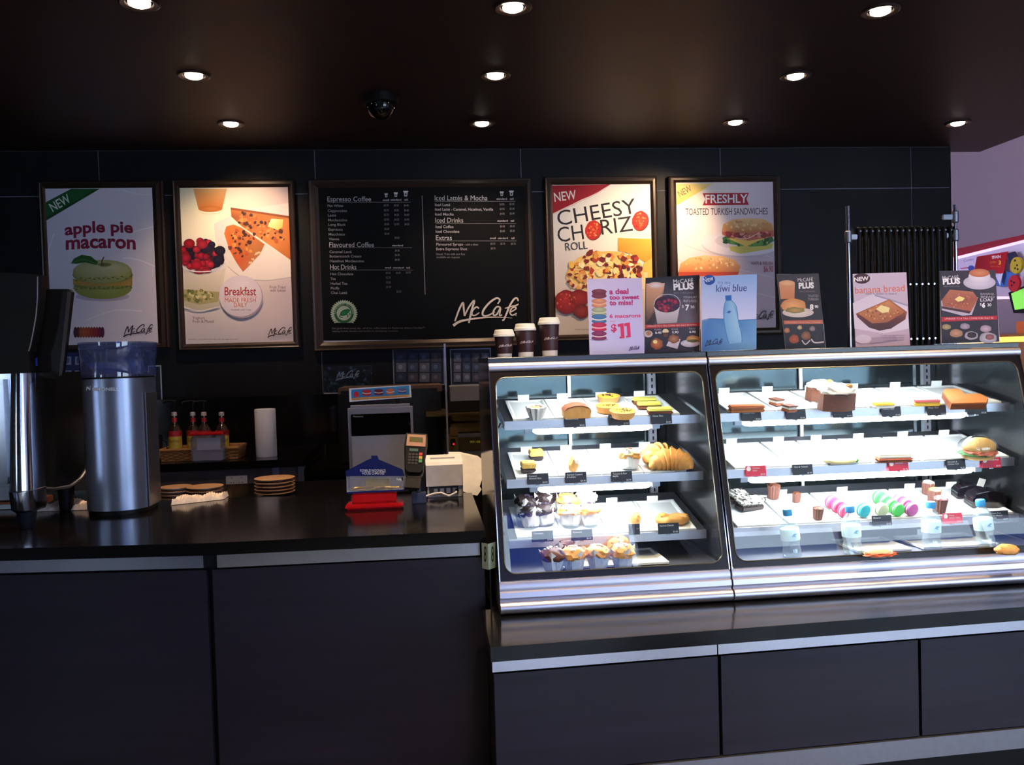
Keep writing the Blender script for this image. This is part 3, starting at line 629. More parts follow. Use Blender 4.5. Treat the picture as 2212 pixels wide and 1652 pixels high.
A.poly([(1554, 186), (1880, 184), (1862, 226), (1880, 268), (1554, 272), (1572, 228)], (176, 28, 44)); A.text('FRESHLY', 1574, 256, 58, (244, 236, 236), w=296, bold=0.018, rot=-0.012)
A.text('TOASTED TURKISH SANDWICHES', 1434, 340, 46, (84, 52, 56), w=578, rot=-0.008, bold=0.004)
A.ell(1840, 545, 290, 95, (196, 178, 190), n=40); A.ell(1835, 535, 284, 92, (226, 212, 218), (236, 224, 228), n=40); A.ell(1850, 520, 210, 60, (214, 198, 206), n=36)
A.poly([(1740, 560), (2050, 540), (2040, 575), (1820, 612), (1750, 590)], (206, 190, 90)); A.poly([(1692, 500), (1730, 480), (2040, 485), (2058, 520), (2000, 555), (1900, 560), (1760, 545), (1700, 530)], (60, 110, 46)); A.dots(1870, 520, 170, 30, 50, 14, [(40, 90, 36), (96, 150, 60), (150, 190, 80), (30, 70, 30)], 21)
A.poly([(1735, 505), (2040, 488), (1950, 520), (1860, 560), (1790, 530)], (240, 196, 90)); A.poly([(1690, 455), (2050, 440), (2056, 490), (1880, 520), (1740, 500), (1692, 475)], (196, 100, 74)); A.dots(1870, 470, 165, 25, 40, 16, [(224, 140, 120), (150, 50, 46), (206, 110, 90), (120, 40, 40)], 22)
A.stroke([(1780, 500), (1860, 506), (1940, 470), (1948, 462)], 8, (236, 176, 150), lt=False)
A.poly([(1690, 450), (1700, 405), (1760, 372), (1860, 360), (1980, 366), (2040, 400), (2054, 448), (1960, 452), (1850, 468), (1740, 455)], [(214, 146, 86), (226, 164, 100), (236, 184, 124), (240, 196, 140), (232, 180, 120), (220, 160, 96), (206, 140, 80), (196, 124, 66), (190, 112, 60), (200, 126, 70)])
A.dots(1870, 410, 160, 34, 40, 8, [(240, 196, 140), (206, 140, 84), (222, 164, 104)], 23)
A.poly([(1378, 745), (1400, 680), (1460, 640), (1560, 622), (1700, 630), (1790, 662), (1818, 700), (1806, 755), (1378, 755)], [(206, 140, 80), (224, 160, 100), (234, 178, 120), (240, 192, 136), (236, 184, 128), (228, 168, 108), (214, 146, 90), (196, 110, 60), (190, 100, 56)])
A.dots(1600, 680, 180, 40, 50, 9, [(244, 200, 146), (206, 140, 84), (226, 170, 110)], 24); A.poly([(1378, 740), (1806, 738), (1800, 790), (1378, 800)], (186, 66, 40)); A.poly([(1378, 790), (1800, 780), (1780, 900), (1400, 910)], (226, 180, 100))
A.text('HAM & RELISH', 1896, 690, 24, (120, 60, 70), w=154); A.text('$6.90', 2050, 738, 40, (180, 30, 50), w=66, al='r')
A.script(1868, 1092, 186, (60, 44, 50), 1.25)
A.build(t, INK)

# ================================================================== THE TWO DISPLAY CASES
M_caseB = mat('case_black_frame', (22, 15, 14), 0.3, 0.0, spec=0.3)
M_caseTop = mat('case_black_top', (20, 20, 24), 0.25)
M_inner = mat('case_dark_mirror', (62, 72, 76), 0.1, 0.85, noise_amt=0.15, noise_scale=6)
M_innerS = mat('case_grey_side', (78, 80, 84), 0.2, 0.8, noise_amt=0.15, noise_scale=5)
M_tube = mat('fluorescent_tube', (244, 250, 255), emit=85)
KS = 0.2765
def lean(z): return 2.675+(z-0.69)*KS
SH = {1: (2.925, 1.283, 3.24, 1.343), 2: (2.905, 1.085, 3.24, 1.155), 3: (2.885, 0.883, 3.24, 0.957)}
def srf(px, py, k, up=0.010):
    if k == 0: return on_z(px, py, 0.80)
    y0, z0, y1, z1 = SH[k]; n = Vector((0, -(z1-z0), (y1-y0))).normalized()
    return on_plane(px, py, Vector((0, y0, z0+up)), n)
def tilt(k): return 0.0 if k == 0 else math.atan2(SH[k][3]-SH[k][1], SH[k][2]-SH[k][0])
def display_case(label, x0, x1, tubes):
    t = thing('display_case', label, 'display case', ((x0+x1)/2, 3.0, 0.688))
    # steel base: bull nose, groove, ribs
    nose = [(lean(0.69)+0.016+0.019*cos(a), 0.709+0.019*sin(a)) for a in [radians(d) for d in range(270, 89, -20)]]
    pr = [(3.42, 0.689)]+nose+[(2.692, 0.729), (2.690, 0.738), (2.686, 0.741), (2.690, 0.757), (2.698, 0.760), (2.696, 0.775), (2.705, 0.790), (3.42, 0.790)]
    obj('steel_base', MB().prism(pr, x0, x1, 'x'), M_steel, t, smooth=40)
    obj('case_floor', MB().box(x0+0.02, 2.73, 0.791, x1-0.02, 3.40, 0.795), M_steelD, t, smooth=0)
    # black glass surround with rounded opening, leaning back
    a0, a1 = x0+0.020, x1-0.020; b0, b1 = 0.812, 1.437; rr = 0.035
    inn = []
    for cx, cz, s0 in ((a1-rr, b1-rr, 0), (a0+rr, b1-rr, 90), (a0+rr, b0+rr, 180), (a1-rr, b0+rr, 270)):
        for d in range(0, 91, 15): inn.append((cx+rr*cos(radians(s0+d)), cz+rr*sin(radians(s0+d))))
    ox0, ox1, oz0, oz1 = x0+0.002, x1-0.002, 0.792, 1.458
    out = []
    for (x, z) in inn:
        dx = x-(a0+a1)/2; dz = z-(b0+b1)/2
        k = min(((ox1-ox0)/2)/abs(dx) if dx else 9, ((oz1-oz0)/2)/abs(dz) if dz else 9)
        out.append(((ox0+ox1)/2+dx*k, (oz0+oz1)/2+dz*k))
    # force true corners
    for i, (cx, cz) in enumerate(((ox1, oz1), (ox0, oz1), (ox0, oz0), (ox1, oz0))): out[i*7+3] = (cx, cz)
    n = len(inn); fr = MB(); vs = []
    for off in (0.0, 0.008):
        vs += [(x, lean(z)+off, z) for x, z in out]+[(x, lean(z)+off, z) for x, z in inn]
    fs = []
    for i in range(n):
        j = (i+1) % n
        fs += [(i, j, n+j, n+i), (2*n+i, 3*n+i, 3*n+j, 2*n+j), (n+i, n+j, 3*n+j, 3*n+i), (i, 2*n+i, 2*n+j, j)]
    obj('glass_surround', fr.add(vs, fs), M_caseB, t, smooth=0)
    # thin bright bead round the opening
    obj('opening_bead', MB().tube([(x, lean(z)-0.001, z) for x, z in inn+[inn[0]]], 0.0022, 6), mat('bead_metal', (110, 106, 90), 0.35, 0.8), t)
    obj('front_glass', MB().add([(a0-0.004, lean(b0-0.004)+0.004, b0-0.004), (a1+0.004, lean(b0-0.004)+0.004, b0-0.004), (a1+0.004, lean(b1+0.004)+0.004, b1+0.004), (a0-0.004, lean(b1+0.004)+0.004, b1+0.004)], [(0, 1, 2, 3)]), glass('case_glass', (243, 250, 247), 0.065), t, smooth=0)
    # top rail and lid
    rail = [(2.905, 1.457), (2.885, 1.458), (2.880, 1.464), (2.880, 1.478), (2.886, 1.486), (2.905, 1.488)]
    obj('top_rail', MB().prism(rail, x0+0.001, x1-0.001, 'x'), M_steel, t, smooth=50)
    obj('lid', MB().prism([(2.893, 1.4885), (2.893, 1.503), (2.897, 1.505), (3.43, 1.505), (3.43, 1.4885)], x0, x1, 'x'), M_caseTop, t, smooth=0)
    obj('lid_underside', MB().box(x0+0.01, 2.91, 1.466, x1-0.01, 3.40, 1.487), M_innerS, t, smooth=0)
    # sides with chrome edge
    side = [(2.712, 0.793), (2.893, 1.457), (2.893, 1.487), (3.42, 1.487), (3.42, 0.793)]
    for s, nm in ((x0, 1), (x1-0.006, 2)):
        obj('side_panel', MB().prism(side, s, s+0.006, 'x'), M_innerS if nm == 2 else M_inner, t, smooth=0)
    for s in (x0, x1-0.003):
        obj('edge_strip', MB().add([(s, lean(0.79)-0.003, 0.79), (s+0.003, lean(0.79)-0.003, 0.79), (s+0.003, lean(1.46)-0.003, 1.46), (s, lean(1.46)-0.003, 1.46),
            (s, lean(0.79)+0.012, 0.79), (s+0.003, lean(0.79)+0.012, 0.79), (s+0.003, lean(1.46)+0.012, 1.46), (s, lean(1.46)+0.012, 1.46)],
            [(0, 1, 2, 3), (4, 7, 6, 5), (0, 3, 7, 4), (1, 5, 6, 2), (0, 4, 5, 1), (3, 2, 6, 7)]), M_chrome, t, smooth=0)
    # rear: two sliding mirror doors, centre stile, slotted shelf posts
    xm = (x0+x1)/2-0.02
    obj('sliding_door', MB().box(x0+0.01, 3.395, 0.80, xm+0.004, 3.40, 1.465), M_inner, t, smooth=0)
    obj('sliding_door', MB().box(xm, 3.388, 0.80, x1-0.01, 3.393, 1.465), M_inner, t, smooth=0)
    obj('door_stile', MB().box(xm-0.008, 3.376, 0.80, xm+0.004, 3.386, 1.465), M_steel, t, smooth=0)
    for px_ in (x0+0.035, x1-0.085):
        p = obj('shelf_post', MB().box(px_, 3.35, 0.80, px_+0.03, 3.372, 1.465), M_steel, t, smooth=0)
        sl = MB()
        for i in range(24): sl.box(px_+0.012, 3.3485, 0.82+i*0.026, px_+0.018, 3.3505, 0.834+i*0.026)
        obj('slots', sl, M_black, p, smooth=0, kind='stuff')
    for k in (1, 2, 3):
        y0, z0, y1, z1 = SH[k]
        s = obj('shelf', MB().prism([(y0, z0), (y1+0.02, z1+0.003), (y1+0.02, z1-0.002), (y0, z0-0.005)], x0+0.052, x1-0.016, 'x'), M_steelD, t, smooth=0)
        obj('shelf_lip', MB().prism([(y0-0.004, z0+0.002), (y0+0.001, z0+0.003), (y0+0.003, z0-0.026), (y0-0.003, z0-0.028)], x0+0.052, x1-0.016, 'x'), M_steel, s, smooth=0)
        for bx in (x0+0.05, x1-0.09):
            obj('bracket', MB().prism([(y0+0.03, z0-0.004), (3.35, z1-0.004), (3.35, z1-0.04), (y0+0.05, z0-0.018)], bx, bx+0.003, 'x'), M_steel, s, smooth=0)
    for (ta, tb, y, z) in tubes:
        lamp = obj('light_tube', MB().lathe([(0.004, 0), (0.011, 0.012), (0.013, 0.03), (0.013, tb-ta-0.03), (0.011, tb-ta-0.012), (0.004, tb-ta)], (ta, y, z), 12, 'x'), M_tube, t)
        [obj('tube_holder', MB().bbox(e-0.0145, y-0.008, z-0.008, e+0.0145, y+0.008, z+0.012, 0.002), M_steelD, lamp) for e in (ta-0.0155, tb+0.0155)]
    # zigzag strips modelled in place of a comb reflection in the doors
    for z in (1.225, 1.02, 0.855):
        c = MB(); nn = int((x1-x0-0.14)/0.017)
        for i in range(nn):
            xx = x0+0.07+i*0.017
            c.add([(xx, 3.372, z), (xx+0.009, 3.372, z), (xx+0.018, 3.366, z+0.018), (xx+0.009, 3.366, z+0.018), (xx, 3.374, z), (xx+0.009, 3.374, z), (xx+0.018, 3.368, z+0.018), (xx+0.009, 3.368, z+0.018)],
                  [(0, 1, 2, 3), (4, 7, 6, 5), (0, 3, 7, 4), (1, 5, 6, 2), (0, 4, 5, 1), (3, 2, 6, 7)])
        obj('reflected_comb', c, M_steelD, t, smooth=0, kind='stuff')
    return t
display_case('narrower slope-front display case, next to the till counter', 0.2175, 0.976,
             [(0.39, 0.79, 2.935, 1.452), (0.37, 0.79, 2.945, 1.247), (0.38, 0.78, 2.925, 1.046)])
display_case('wider slope-front display case with macarons and water bottles', 0.982, 2.14,
             [(1.12, 1.90, 2.935, 1.452), (1.12, 1.97, 2.945, 1.247), (1.13, 1.98, 2.925, 1.046)])

# ------------------------------------------------------------------ trays
M_tray = mat('white_melamine', (238, 238, 236), 0.25, noise_amt=0.02)
def tray_parts(t, w, d):
    e = 0.008; h = 0.007
    vs = [(0, 0, 0), (w, 0, 0), (w, d, 0), (0, d, 0), (0, 0, h), (w, 0, h), (w, d, h), (0, d, h),
          (e, e, h), (w-e, e, h), (w-e, d-e, h), (e, d-e, h), (2*e, 2*e, 0.0025), (w-2*e, 2*e, 0.0025), (w-2*e, d-2*e, 0.0025), (2*e, d-2*e, 0.0025)]
    fs = [(0, 3, 2, 1)]
    for a in range(4): b = (a+1) % 4; fs += [(a, b, b+4, a+4), (a+4, b+4, b+8, a+8), (a+8, b+8, b+12, a+12)]
    fs.append((12, 13, 14, 15))
    obj('tray_body', MB().add(vs, fs), M_tray, t, world=False, smooth=0)
    obj('rear_tab', MB().box(w*0.33, d-0.012, h, w*0.33+0.042, d-0.009, h+0.022), M_tray, t, world=False, smooth=0)
def tray(k, x0, x1, label, group, d=0.28, gap=0.003):
    if 'wider' in group and k: gap = 0.011
    y0, z0, y1, z1 = SH[k] if k else (2.78, 0.797, 3.1, 0.797)
    a = tilt(k); t = thing('serving_tray', label, 'tray', (x0, y0+0.006, z0+0.0012), rx=a, group=group)
    tray_parts(t, x1-x0-gap, d); return t
G1 = 'white trays in the narrower display case'; G2 = 'white trays in the wider display case'
def tr_row(k, xs_, labels, g):
    for i, lb in enumerate(labels): tray(k, xs_[i], xs_[i+1], 'white tray '+lb, g)
X1 = [0.300, 0.448, 0.596, 0.744, 0.893]
tr_row(1, X1, ['under the paper-wrapped muffin, top shelf', 'under the golden loaf wedge, top shelf', 'under the yellow round tarts, top shelf', 'under the pale lime slices, top shelf'], G1)
X2 = [0.302, 0.452, 0.602, 0.752, 0.905]
tr_row(2, X2, ['under the two square almond slices', 'under the small iced pastry finger', 'under the muffin in tall paper', 'under the two croissants'], G1)
X3 = [0.298, 0.455, 0.615, 0.770, 0.930]
tr_row(3, X3, ['under the dark chocolate muffins', 'under the blueberry muffins', 'under the small sugared scone', 'under the long glazed danish'], G1)
tray(0, 0.40, 0.80, 'white tray under the heap of white-paper muffins, case floor', G1, 0.22)
Y1 = [1.072, 1.245, 1.417, 1.590, 1.765, 1.940, 2.108]
tr_row(1, Y1, ['under the brown caramel slice', 'under the two layered chocolate squares', 'under the tall carrot cake', 'under the pale yellow slice', 'under the pink-topped slice', 'under the banana bread slices'], G2)
Y2 = [1.078, 1.285, 1.430, 1.595, 1.780, 1.955, 2.120]
tr_row(2, Y2, ['behind the leftmost pink ticket, empty', 'behind the grey-blue ticket, middle shelf', 'under the flat wrap', 'under the long pink-edged sandwich', 'behind the dark ticket beside the roll, empty', 'under the wrapped salad roll'], G2)
Y3 = [1.075, 1.265, 1.470, 1.790, 1.975, 2.12]
tr_row(3, Y3, ['under the flaked cream cake', 'under the brown paper cups, lowest shelf left', 'under the rows of coloured macarons', 'under the three brown paper cups', 'under the glazed chocolate domes'], G2)
tray(0, 1.46, 1.66, 'white tray under the orange prawn roll, case floor', G2, 0.2)
tray(0, 1.70, 1.98, 'white tray between the two right-hand bottles, case floor', G2, 0.2)

# ------------------------------------------------------------------ food builders
def cc(name, rgb, rough=0.6, amt=0.25, sc=60, bump=0.4, **k): return mat(name, rgb, rough, noise_amt=amt, noise_scale=sc, bump=bump, **k)
F_gold = cc('golden_crust', (216, 156, 84)); F_brown = cc('brown_sponge', (96, 52, 34)); F_choc = cc('dark_chocolate_crumb', (44, 28, 30)); F_cream = cc('white_icing', (246, 240, 228), 0.4, 0.05)
F_lem = cc('lemon_curd', (238, 196, 60), 0.3, 0.15); F_lime = cc('lime_icing', (218, 208, 96), 0.4, 0.12); F_pink = cc('pink_icing', (196, 92, 96), 0.35, 0.1); F_paper = mat('white_baking_paper', (236, 234, 230), 0.7)
F_bpap = mat('brown_baking_paper', (104, 62, 52), 0.65); F_bread = cc('banana_bread', (178, 106, 52)); F_crust = cc('bread_crust', (120, 62, 30)); F_glz = mat('chocolate_glaze', (24, 16, 22), 0.08, coat=0.6)
F_cara = cc('caramel_brown', (164, 92, 52), 0.4, 0.1); F_blue = cc('blueberry', (50, 34, 66)); F_ham = cc('ham_pink', (222, 120, 92), 0.4); F_leaf = cc('lettuce', (70, 130, 60)); F_film = glass('cling_film', (240, 245, 250), 0.12)
F_alm = cc('almond_crumb', (226, 180, 90), sc=140, bump=1.0)
def food(name, label, cat, px, py, k, group=None, rz=0.0, dy=0.0, up=0.005):
    p = srf(px, py, k, 0.0012+up) if k else on_z(px, py, 0.7972+up)
    return thing(name, label, cat, (p.x, p.y+dy, p.z+dy*math.tan(tilt(k))), rz, group, rx=tilt(k))
def fbox(t, name, w, d, z0, z1, m, bev=0.004, cx=0, cy=0): return obj(name, MB().bbox(cx-w/2, cy-d/2, z0, cx+w/2, cy+d/2, z1, bev), m, t, world=False)
def muffin(label, px, py, k, top, group, dots=None, seed=1, s=1.0, paper=None, wrap=True, cat='muffin', dy=0.0):
    t = food('muffin', label, cat, px, py, k, group, rz=seed*0.7, dy=dy)
    obj('paper_case', MB().lathe([(0.021*s, 0), (0.029*s, 0.036*s), (0.0285*s, 0.036*s), (0.02*s, 0.003)], n=28, flute=0.05), paper or F_paper, t, world=False, smooth=20)
    obj('muffin_top', MB().lump((0, 0, 0.040*s), (0.034*s, 0.034*s, 0.022*s), seed, 0.22, 2.6, -0.5), top, t, world=False)
    if wrap:
        pts = []
        for i in range(8): a = i*pi/4; r = 0.031*s if i % 2 == 0 else 0.024*s; pts.append((r*cos(a), r*sin(a), (0.058*s if i % 2 == 0 else 0.036*s)))
        base = [(0.022*s*cos(i*pi/4), 0.022*s*sin(i*pi/4), 0.004) for i in range(8)]
        obj('paper_wrap', MB().add([Vector(p)*1.12 for p in base]+[Vector((p[0]*1.25, p[1]*1.25, p[2])) for p in pts], [(i, (i+1) % 8, 8+(i+1) % 8, 8+i) for i in range(8)]), F_paper, t, world=False, smooth=0)
    if dots:
        R = random.Random(seed); b = MB()
        for i in range(9):
            a = R.random()*2*pi; q = 0.75*R.random(); b.lump((0.032*s*q*cos(a), 0.032*s*q*sin(a), 0.041*s+0.022*s*math.sqrt(1-q*q)), (0.004*s, 0.004*s, 0.003*s), i, 0.1, sub=1)
        obj('topping', b, dots, t, world=False, kind='stuff')
    return t
def macaron_on_edge(label, x, y, z, r, m, group, rx, rz=0.15):
    # stands on its rim, its axis pointing along the row
    t = thing('macaron', label, 'macaron', (x, y, z), rz, group, rx=rx)
    sh = [(0.001, 0), (r*0.7, 0.0005), (r*0.93, 0.003), (r, 0.008), (r*1.02, 0.010), (r*0.97, 0.011)]
    for nm, f in (('shell', 1), ('shell', -1)):
        obj(nm, MB().lathe([(q, f*(-0.0145+h)) for q, h in sh], (0, 0, r), 24, 'y'), m, t, world=False)
    obj('filling', MB().lathe([(r*0.9, -0.0034), (r*0.93, 0), (r*0.9, 0.0034)], (0, 0, r), 24, 'y'), F_cream, t, world=False)
    return t

# ---- narrower case, top shelf
t = food('wrapped_muffin', 'pale muffin in crumpled white paper, top shelf left', 'muffin', 1158, 905, 1)
obj('paper_case', MB().lathe([(0.02, 0), (0.03, 0.03), (0.034, 0.045), (0.025, 0.045), (0.018, 0.004)], n=20, flute=0.12), F_paper, t, world=False, smooth=10)
obj('muffin_top', MB().lump((0.0, 0, 0.03), (0.026, 0.026, 0.014), 3, 0.2), F_gold, t, world=False)
t = food('loaf_wedge', 'golden domed loaf slice on the top shelf', 'cake', 1245, 900, 1, rz=0.05)
obj('crumb', MB().prism([(-0.046, 0), (-0.048, 0.026), (-0.036, 0.037), (-0.012, 0.043), (0.012, 0.043), (0.036, 0.037), (0.048, 0.026), (0.044, 0)], -0.025, 0.025, 'y'), F_gold, t, world=False)
obj('top_crust', MB().prism([(-0.049, 0.027), (-0.037, 0.039), (-0.012, 0.046), (0.012, 0.046), (0.037, 0.039), (0.049, 0.027), (0.036, 0.035), (0.012, 0.042), (-0.012, 0.042), (-0.036, 0.035)], -0.026, 0.026, 'y'), F_crust, t, world=False)
def tart(label, px, py, s=1.0, dy=0.0):
    t = food('round_tart', label, 'tart', px, py, 1, 'yellow tarts on the top shelf', dy=dy)
    obj('pastry_shell', MB().lathe([(0.034*s, 0), (0.042*s, 0.022*s), (0.044*s, 0.024*s), (0.040*s, 0.024*s), (0.037*s, 0.016*s)], n=36, flute=0.02), F_gold, t, world=False)
    obj('curd', MB().lathe([(0.038*s, 0.015*s), (0.037*s, 0.022*s), (0.025*s, 0.024*s), (0.001, 0.0245*s)], n=30), F_lem, t, world=False)
    b = MB(); R = random.Random(int(px))
    for i in range(16): a = R.random()*6.28; q = R.random()*0.028*s; b.lump((q*cos(a), q*sin(a), 0.0255*s), (0.004, 0.003, 0.002), i, 0.2, sub=1)
    obj('crumb_topping', b, F_brown, t, world=False, kind='stuff')
tart('tall yellow tart at the back of the top shelf tray', 1318, 872, 1.0, 0.03); tart('tall yellow tart in the middle of the top shelf tray', 1312, 889, 1.0); tart('low golden tart at the front of the top shelf tray', 1344, 900, 1.05, -0.01)
for i, (px, py) in enumerate(((1392, 871), (1402, 881), (1425, 893))):
    t = food('lime_slice', ['backmost', 'middle', 'frontmost'][i]+' pale lime slice overlapping the others, top shelf', 'slice', px, py, 1, 'lime slices on the top shelf', rz=-0.08)
    fbox(t, 'biscuit_base', 0.088, 0.042, 0, 0.012, F_crust); fbox(t, 'lime_icing', 0.088, 0.042, 0.0122, 0.021, F_lime)
# ---- middle shelf
for px, py, lb in ((1158, 991, 'back'), (1141, 1017, 'front')):
    t = food('almond_slice', lb+' square almond slice with dark base, middle shelf', 'slice', px, py, 2, 'square almond slices', rz=0.06)
    fbox(t, 'dark_base', 0.050, 0.040, 0, 0.014, F_choc); fbox(t, 'almond_top', 0.051, 0.041, 0.0142, 0.034, F_alm, 0.003)
t = food('pastry_finger', 'small upright iced pastry finger, middle shelf', 'pastry', 1238, 1016, 2, rz=0.3)
obj('pastry', MB().lump((0, 0, 0.022), (0.018, 0.016, 0.03), 5, 0.25, 2.5, -0.75), F_gold, t, world=False); obj('icing', MB().lump((0.004, -0.003, 0.036), (0.014, 0.014, 0.018), 8, 0.2), F_cream, t, world=False)
t = muffin('golden muffin in tall white paper, middle shelf', 1360, 1013, 2, F_gold, None, F_brown, 4, 1.15, wrap=True)
def croissant(label, px, py, k, s, rz, seed):
    t = food('croissant', label, 'croissant', px, py, k, 'croissants on the middle shelf', rz=rz)
    n = 56; pts = []; rad = []
    for i in range(n+1):
        u = i/n*2-1; a = u*1.25
        pts.append((0.062*s*sin(a), 0.050*s*cos(a)-0.03*s, 0.029*s*(1-u*u*0.55)))
        q = 1-(i*8/n) % 1.0
        rad.append(max(0.004, s*(0.031*(1-abs(u)**2.2)+0.004)*(0.82+0.24*q)))
    obj('layers', MB().tube(pts, 0.02, 16, rad), F_gold, t, world=False, smooth=50)
croissant('large croissant behind the other on the middle shelf', 1428, 1003, 2, 1.15, 0.35, 1); croissant('large croissant in front on the middle shelf', 1450, 1017, 2, 1.2, -0.25, 2)
# ---- lowest shelf of the narrower case
g = 'dark chocolate muffins'
for i, (px, py, lb) in enumerate(((1130, 1112, 'back left'), (1170, 1106, 'back middle'), (1186, 1102, 'back right'), (1148, 1138, 'front left'), (1180, 1132, 'front right'))):
    muffin('dark chocolate muffin, '+lb+' of its tray', px, py, 3, F_choc, g, F_cream if i in (1, 2) else F_blue, i+2, 1.2, dy=0.0)
g = 'blueberry muffins'
for i, (px, py, lb) in enumerate(((1222, 1110, 'back left'), (1262, 1102, 'back right'), (1232, 1136, 'front left'), (1278, 1134, 'front right'))):
    muffin('golden blueberry muffin, '+lb+' of its tray', px, py, 3, F_gold if i != 1 else F_cream, g, F_blue, i+20, 1.25)
t = food('sugared_scone', 'small sugared scone behind the clipped ticket, lowest shelf', 'scone', 1370, 1131, 3)
obj('scone_body', MB().lump((0, 0, 0.018), (0.022, 0.02, 0.024), 9, 0.25, 3, -0.7), F_gold, t, world=False); obj('sugar_top', MB().lump((0, 0.0, 0.032), (0.014, 0.013, 0.008), 4, 0.3), F_cream, t, world=False)
t = food('glazed_danish', 'long glazed twisted danish on the lowest shelf', 'pastry', 1452, 1128, 3, rz=-0.15)
ring = [(0.046*cos(a), 0.020*sin(a), 0.014+0.003*sin(3*a)) for a in [i*2*pi/30 for i in range(31)]]
obj('dough_ring', MB().tube(ring, 0.012, 12, [0.0135+0.002*sin(i*1.3) for i in range(31)]), F_gold, t, world=False); obj('glaze', MB().lump((0, 0, 0.012), (0.034, 0.012, 0.010), 2, 0.1), mat('apricot_glaze', (226, 160, 50), 0.1), t, world=False)
g = 'white-paper muffins heaped on the case floor'
for i, (px, py, up, lb) in enumerate(((1196, 1236, 0.004, 'dark one at the far left'), (1240, 1234, 0.004, 'second from the left in front'), (1292, 1230, 0.004, 'third from the left in front'), (1345, 1228, 0.004, 'front right'), (1222, 1212, 0.004, 'left in the second row'), (1262, 1204, 0.012, 'highest of the left half'), (1312, 1204, 0.004, 'middle of the second row'), (1335, 1208, 0.012, 'rear right, standing high'))):
    t = muffin('muffin in folded white paper, '+lb, px, py-3, 0, F_brown if i in (0, 4) else F_gold, g, F_cream, i+40, 1.25)
# ---- wider case, top shelf
t = food('caramel_slice', 'long brown caramel slice at the left of the wider case', 'slice', 1612, 889, 1, rz=-0.04); fbox(t, 'biscuit_base', 0.125, 0.035, 0, 0.012, F_bread); fbox(t, 'caramel_top', 0.126, 0.036, 0.0122, 0.024, F_cara)
for i, (px, py, rz) in enumerate(((1676, 874, 0.55), (1704, 888, 0.45))):
    t = food('layered_square', ['rear', 'front'][i]+' chocolate-topped layered square', 'slice', px, py, 1, 'layered chocolate squares', rz=rz)
    fbox(t, 'biscuit_base', 0.050, 0.040, 0, 0.009, F_cara); fbox(t, 'cream_layer', 0.050, 0.040, 0.0092, 0.018, F_cream); fbox(t, 'chocolate_top', 0.051, 0.041, 0.0182, 0.023, F_brown, 0.002)
for i, (px, py, s, rz, dy) in enumerate(((1778, 868, 0.95, 0.2, 0.03), (1806, 884, 1.15, 0.0, 0.0))):
    t = food('carrot_cake_wedge', ['rear', 'front'][i]+' tall carrot cake wedge with thick white icing', 'cake', px, py, 1, 'carrot cake wedges', rz=rz, dy=dy)
    arc = [(-0.052*s, 0.02*s)]+[(-0.052*s+0.104*s*q/6, -0.018*s-0.016*s*sin(pi*q/6)) for q in range(7)]+[(0.052*s, 0.02*s), (0, 0.05*s)]
    obj('sponge', MB().prism(arc, 0, 0.052*s, 'z'), F_brown, t, world=False)
    obj('icing', MB().lump((0, 0, 0.062*s), (0.056*s, 0.038*s, 0.02*s), 7+i, 0.25, 2.5, -0.5), F_cream, t, world=False)
    obj('walnut', MB().lump((0.026*s, -0.016*s, 0.077*s), (0.014*s, 0.010*s, 0.007*s), 2+i, 0.4, 3), cc('walnut', (190, 130, 60)), t, world=False)
t = food('custard_slice', 'pale yellow custard slice on the top shelf', 'slice', 1908, 880, 1); fbox(t, 'base', 0.075, 0.034, 0, 0.010, F_cream); fbox(t, 'custard', 0.075, 0.034, 0.0102, 0.017, F_lem)
t = food('pink_topped_slice', 'yellow slice with pinkish topping, top shelf right', 'slice', 2002, 876, 1, rz=-0.25); fbox(t, 'base', 0.088, 0.026, 0, 0.014, F_lem); fbox(t, 'topping', 0.089, 0.027, 0.0142, 0.022, F_pink)
for i, (px, py, w) in enumerate(((2058, 868, 0.07), (2088, 880, 0.135))):
    t = food('banana_bread_slice', ['smaller rear', 'large front'][i]+' orange-brown banana bread slice, far right', 'bread slice', px, py, 1, 'banana bread slices', rz=-0.18, up=0.006)
    obj('crumb', MB().prism([(-w/2, -0.03), (w*0.36, -0.03), (w/2, 0.0), (w*0.4, 0.032), (-w*0.3, 0.032), (-w/2, 0.01)], 0.002, 0.024, 'z').xf(Matrix.Rotation(0.30, 4, 'X')).xf(Matrix.Translation((0, 0.0, 0.012))), F_bread, t, world=False)
    obj('crust', MB().prism([(-w/2-0.002, -0.032), (w*0.36, -0.032), (w/2+0.002, 0.0), (w*0.4, 0.034), (-w*0.3, 0.034), (-w/2-0.002, 0.01)], 0.0, 0.0215, 'z').xf(Matrix.Rotation(0.30, 4, 'X')).xf(Matrix.Translation((0, 0.0, 0.011))), F_crust, t, world=False)
# ---- wider case, middle shelf
t = food('flat_wrap', 'flat folded pale wrap on the middle shelf', 'wrap', 1815, 1000, 2, rz=-0.12)
obj('tortilla', MB().lump((0, 0, 0.010), (0.062, 0.022, 0.014), 6, 0.12, 2, -0.7), cc('tortilla', (236, 214, 160), amt=0.15), t, world=False); obj('filling_end', MB().lump((0.056, 0, 0.009), (0.008, 0.012, 0.009), 3, 0.3), F_leaf, t, world=False)
t = food('long_sandwich', 'long white sandwich with pink filling, middle shelf', 'sandwich', 1930, 996, 2, rz=-0.08)
fbox(t, 'lower_bread', 0.125, 0.04, 0, 0.010, F_crust); fbox(t, 'filling', 0.128, 0.042, 0.0102, 0.016, F_ham); fbox(t, 'upper_bread', 0.125, 0.04, 0.0162, 0.03, cc('white_bread', (240, 228, 206), amt=0.05), 0.006)
t = food('salad_roll', 'large cling-wrapped ham salad roll, far right', 'roll', 2112, 992, 2, rz=-0.1)
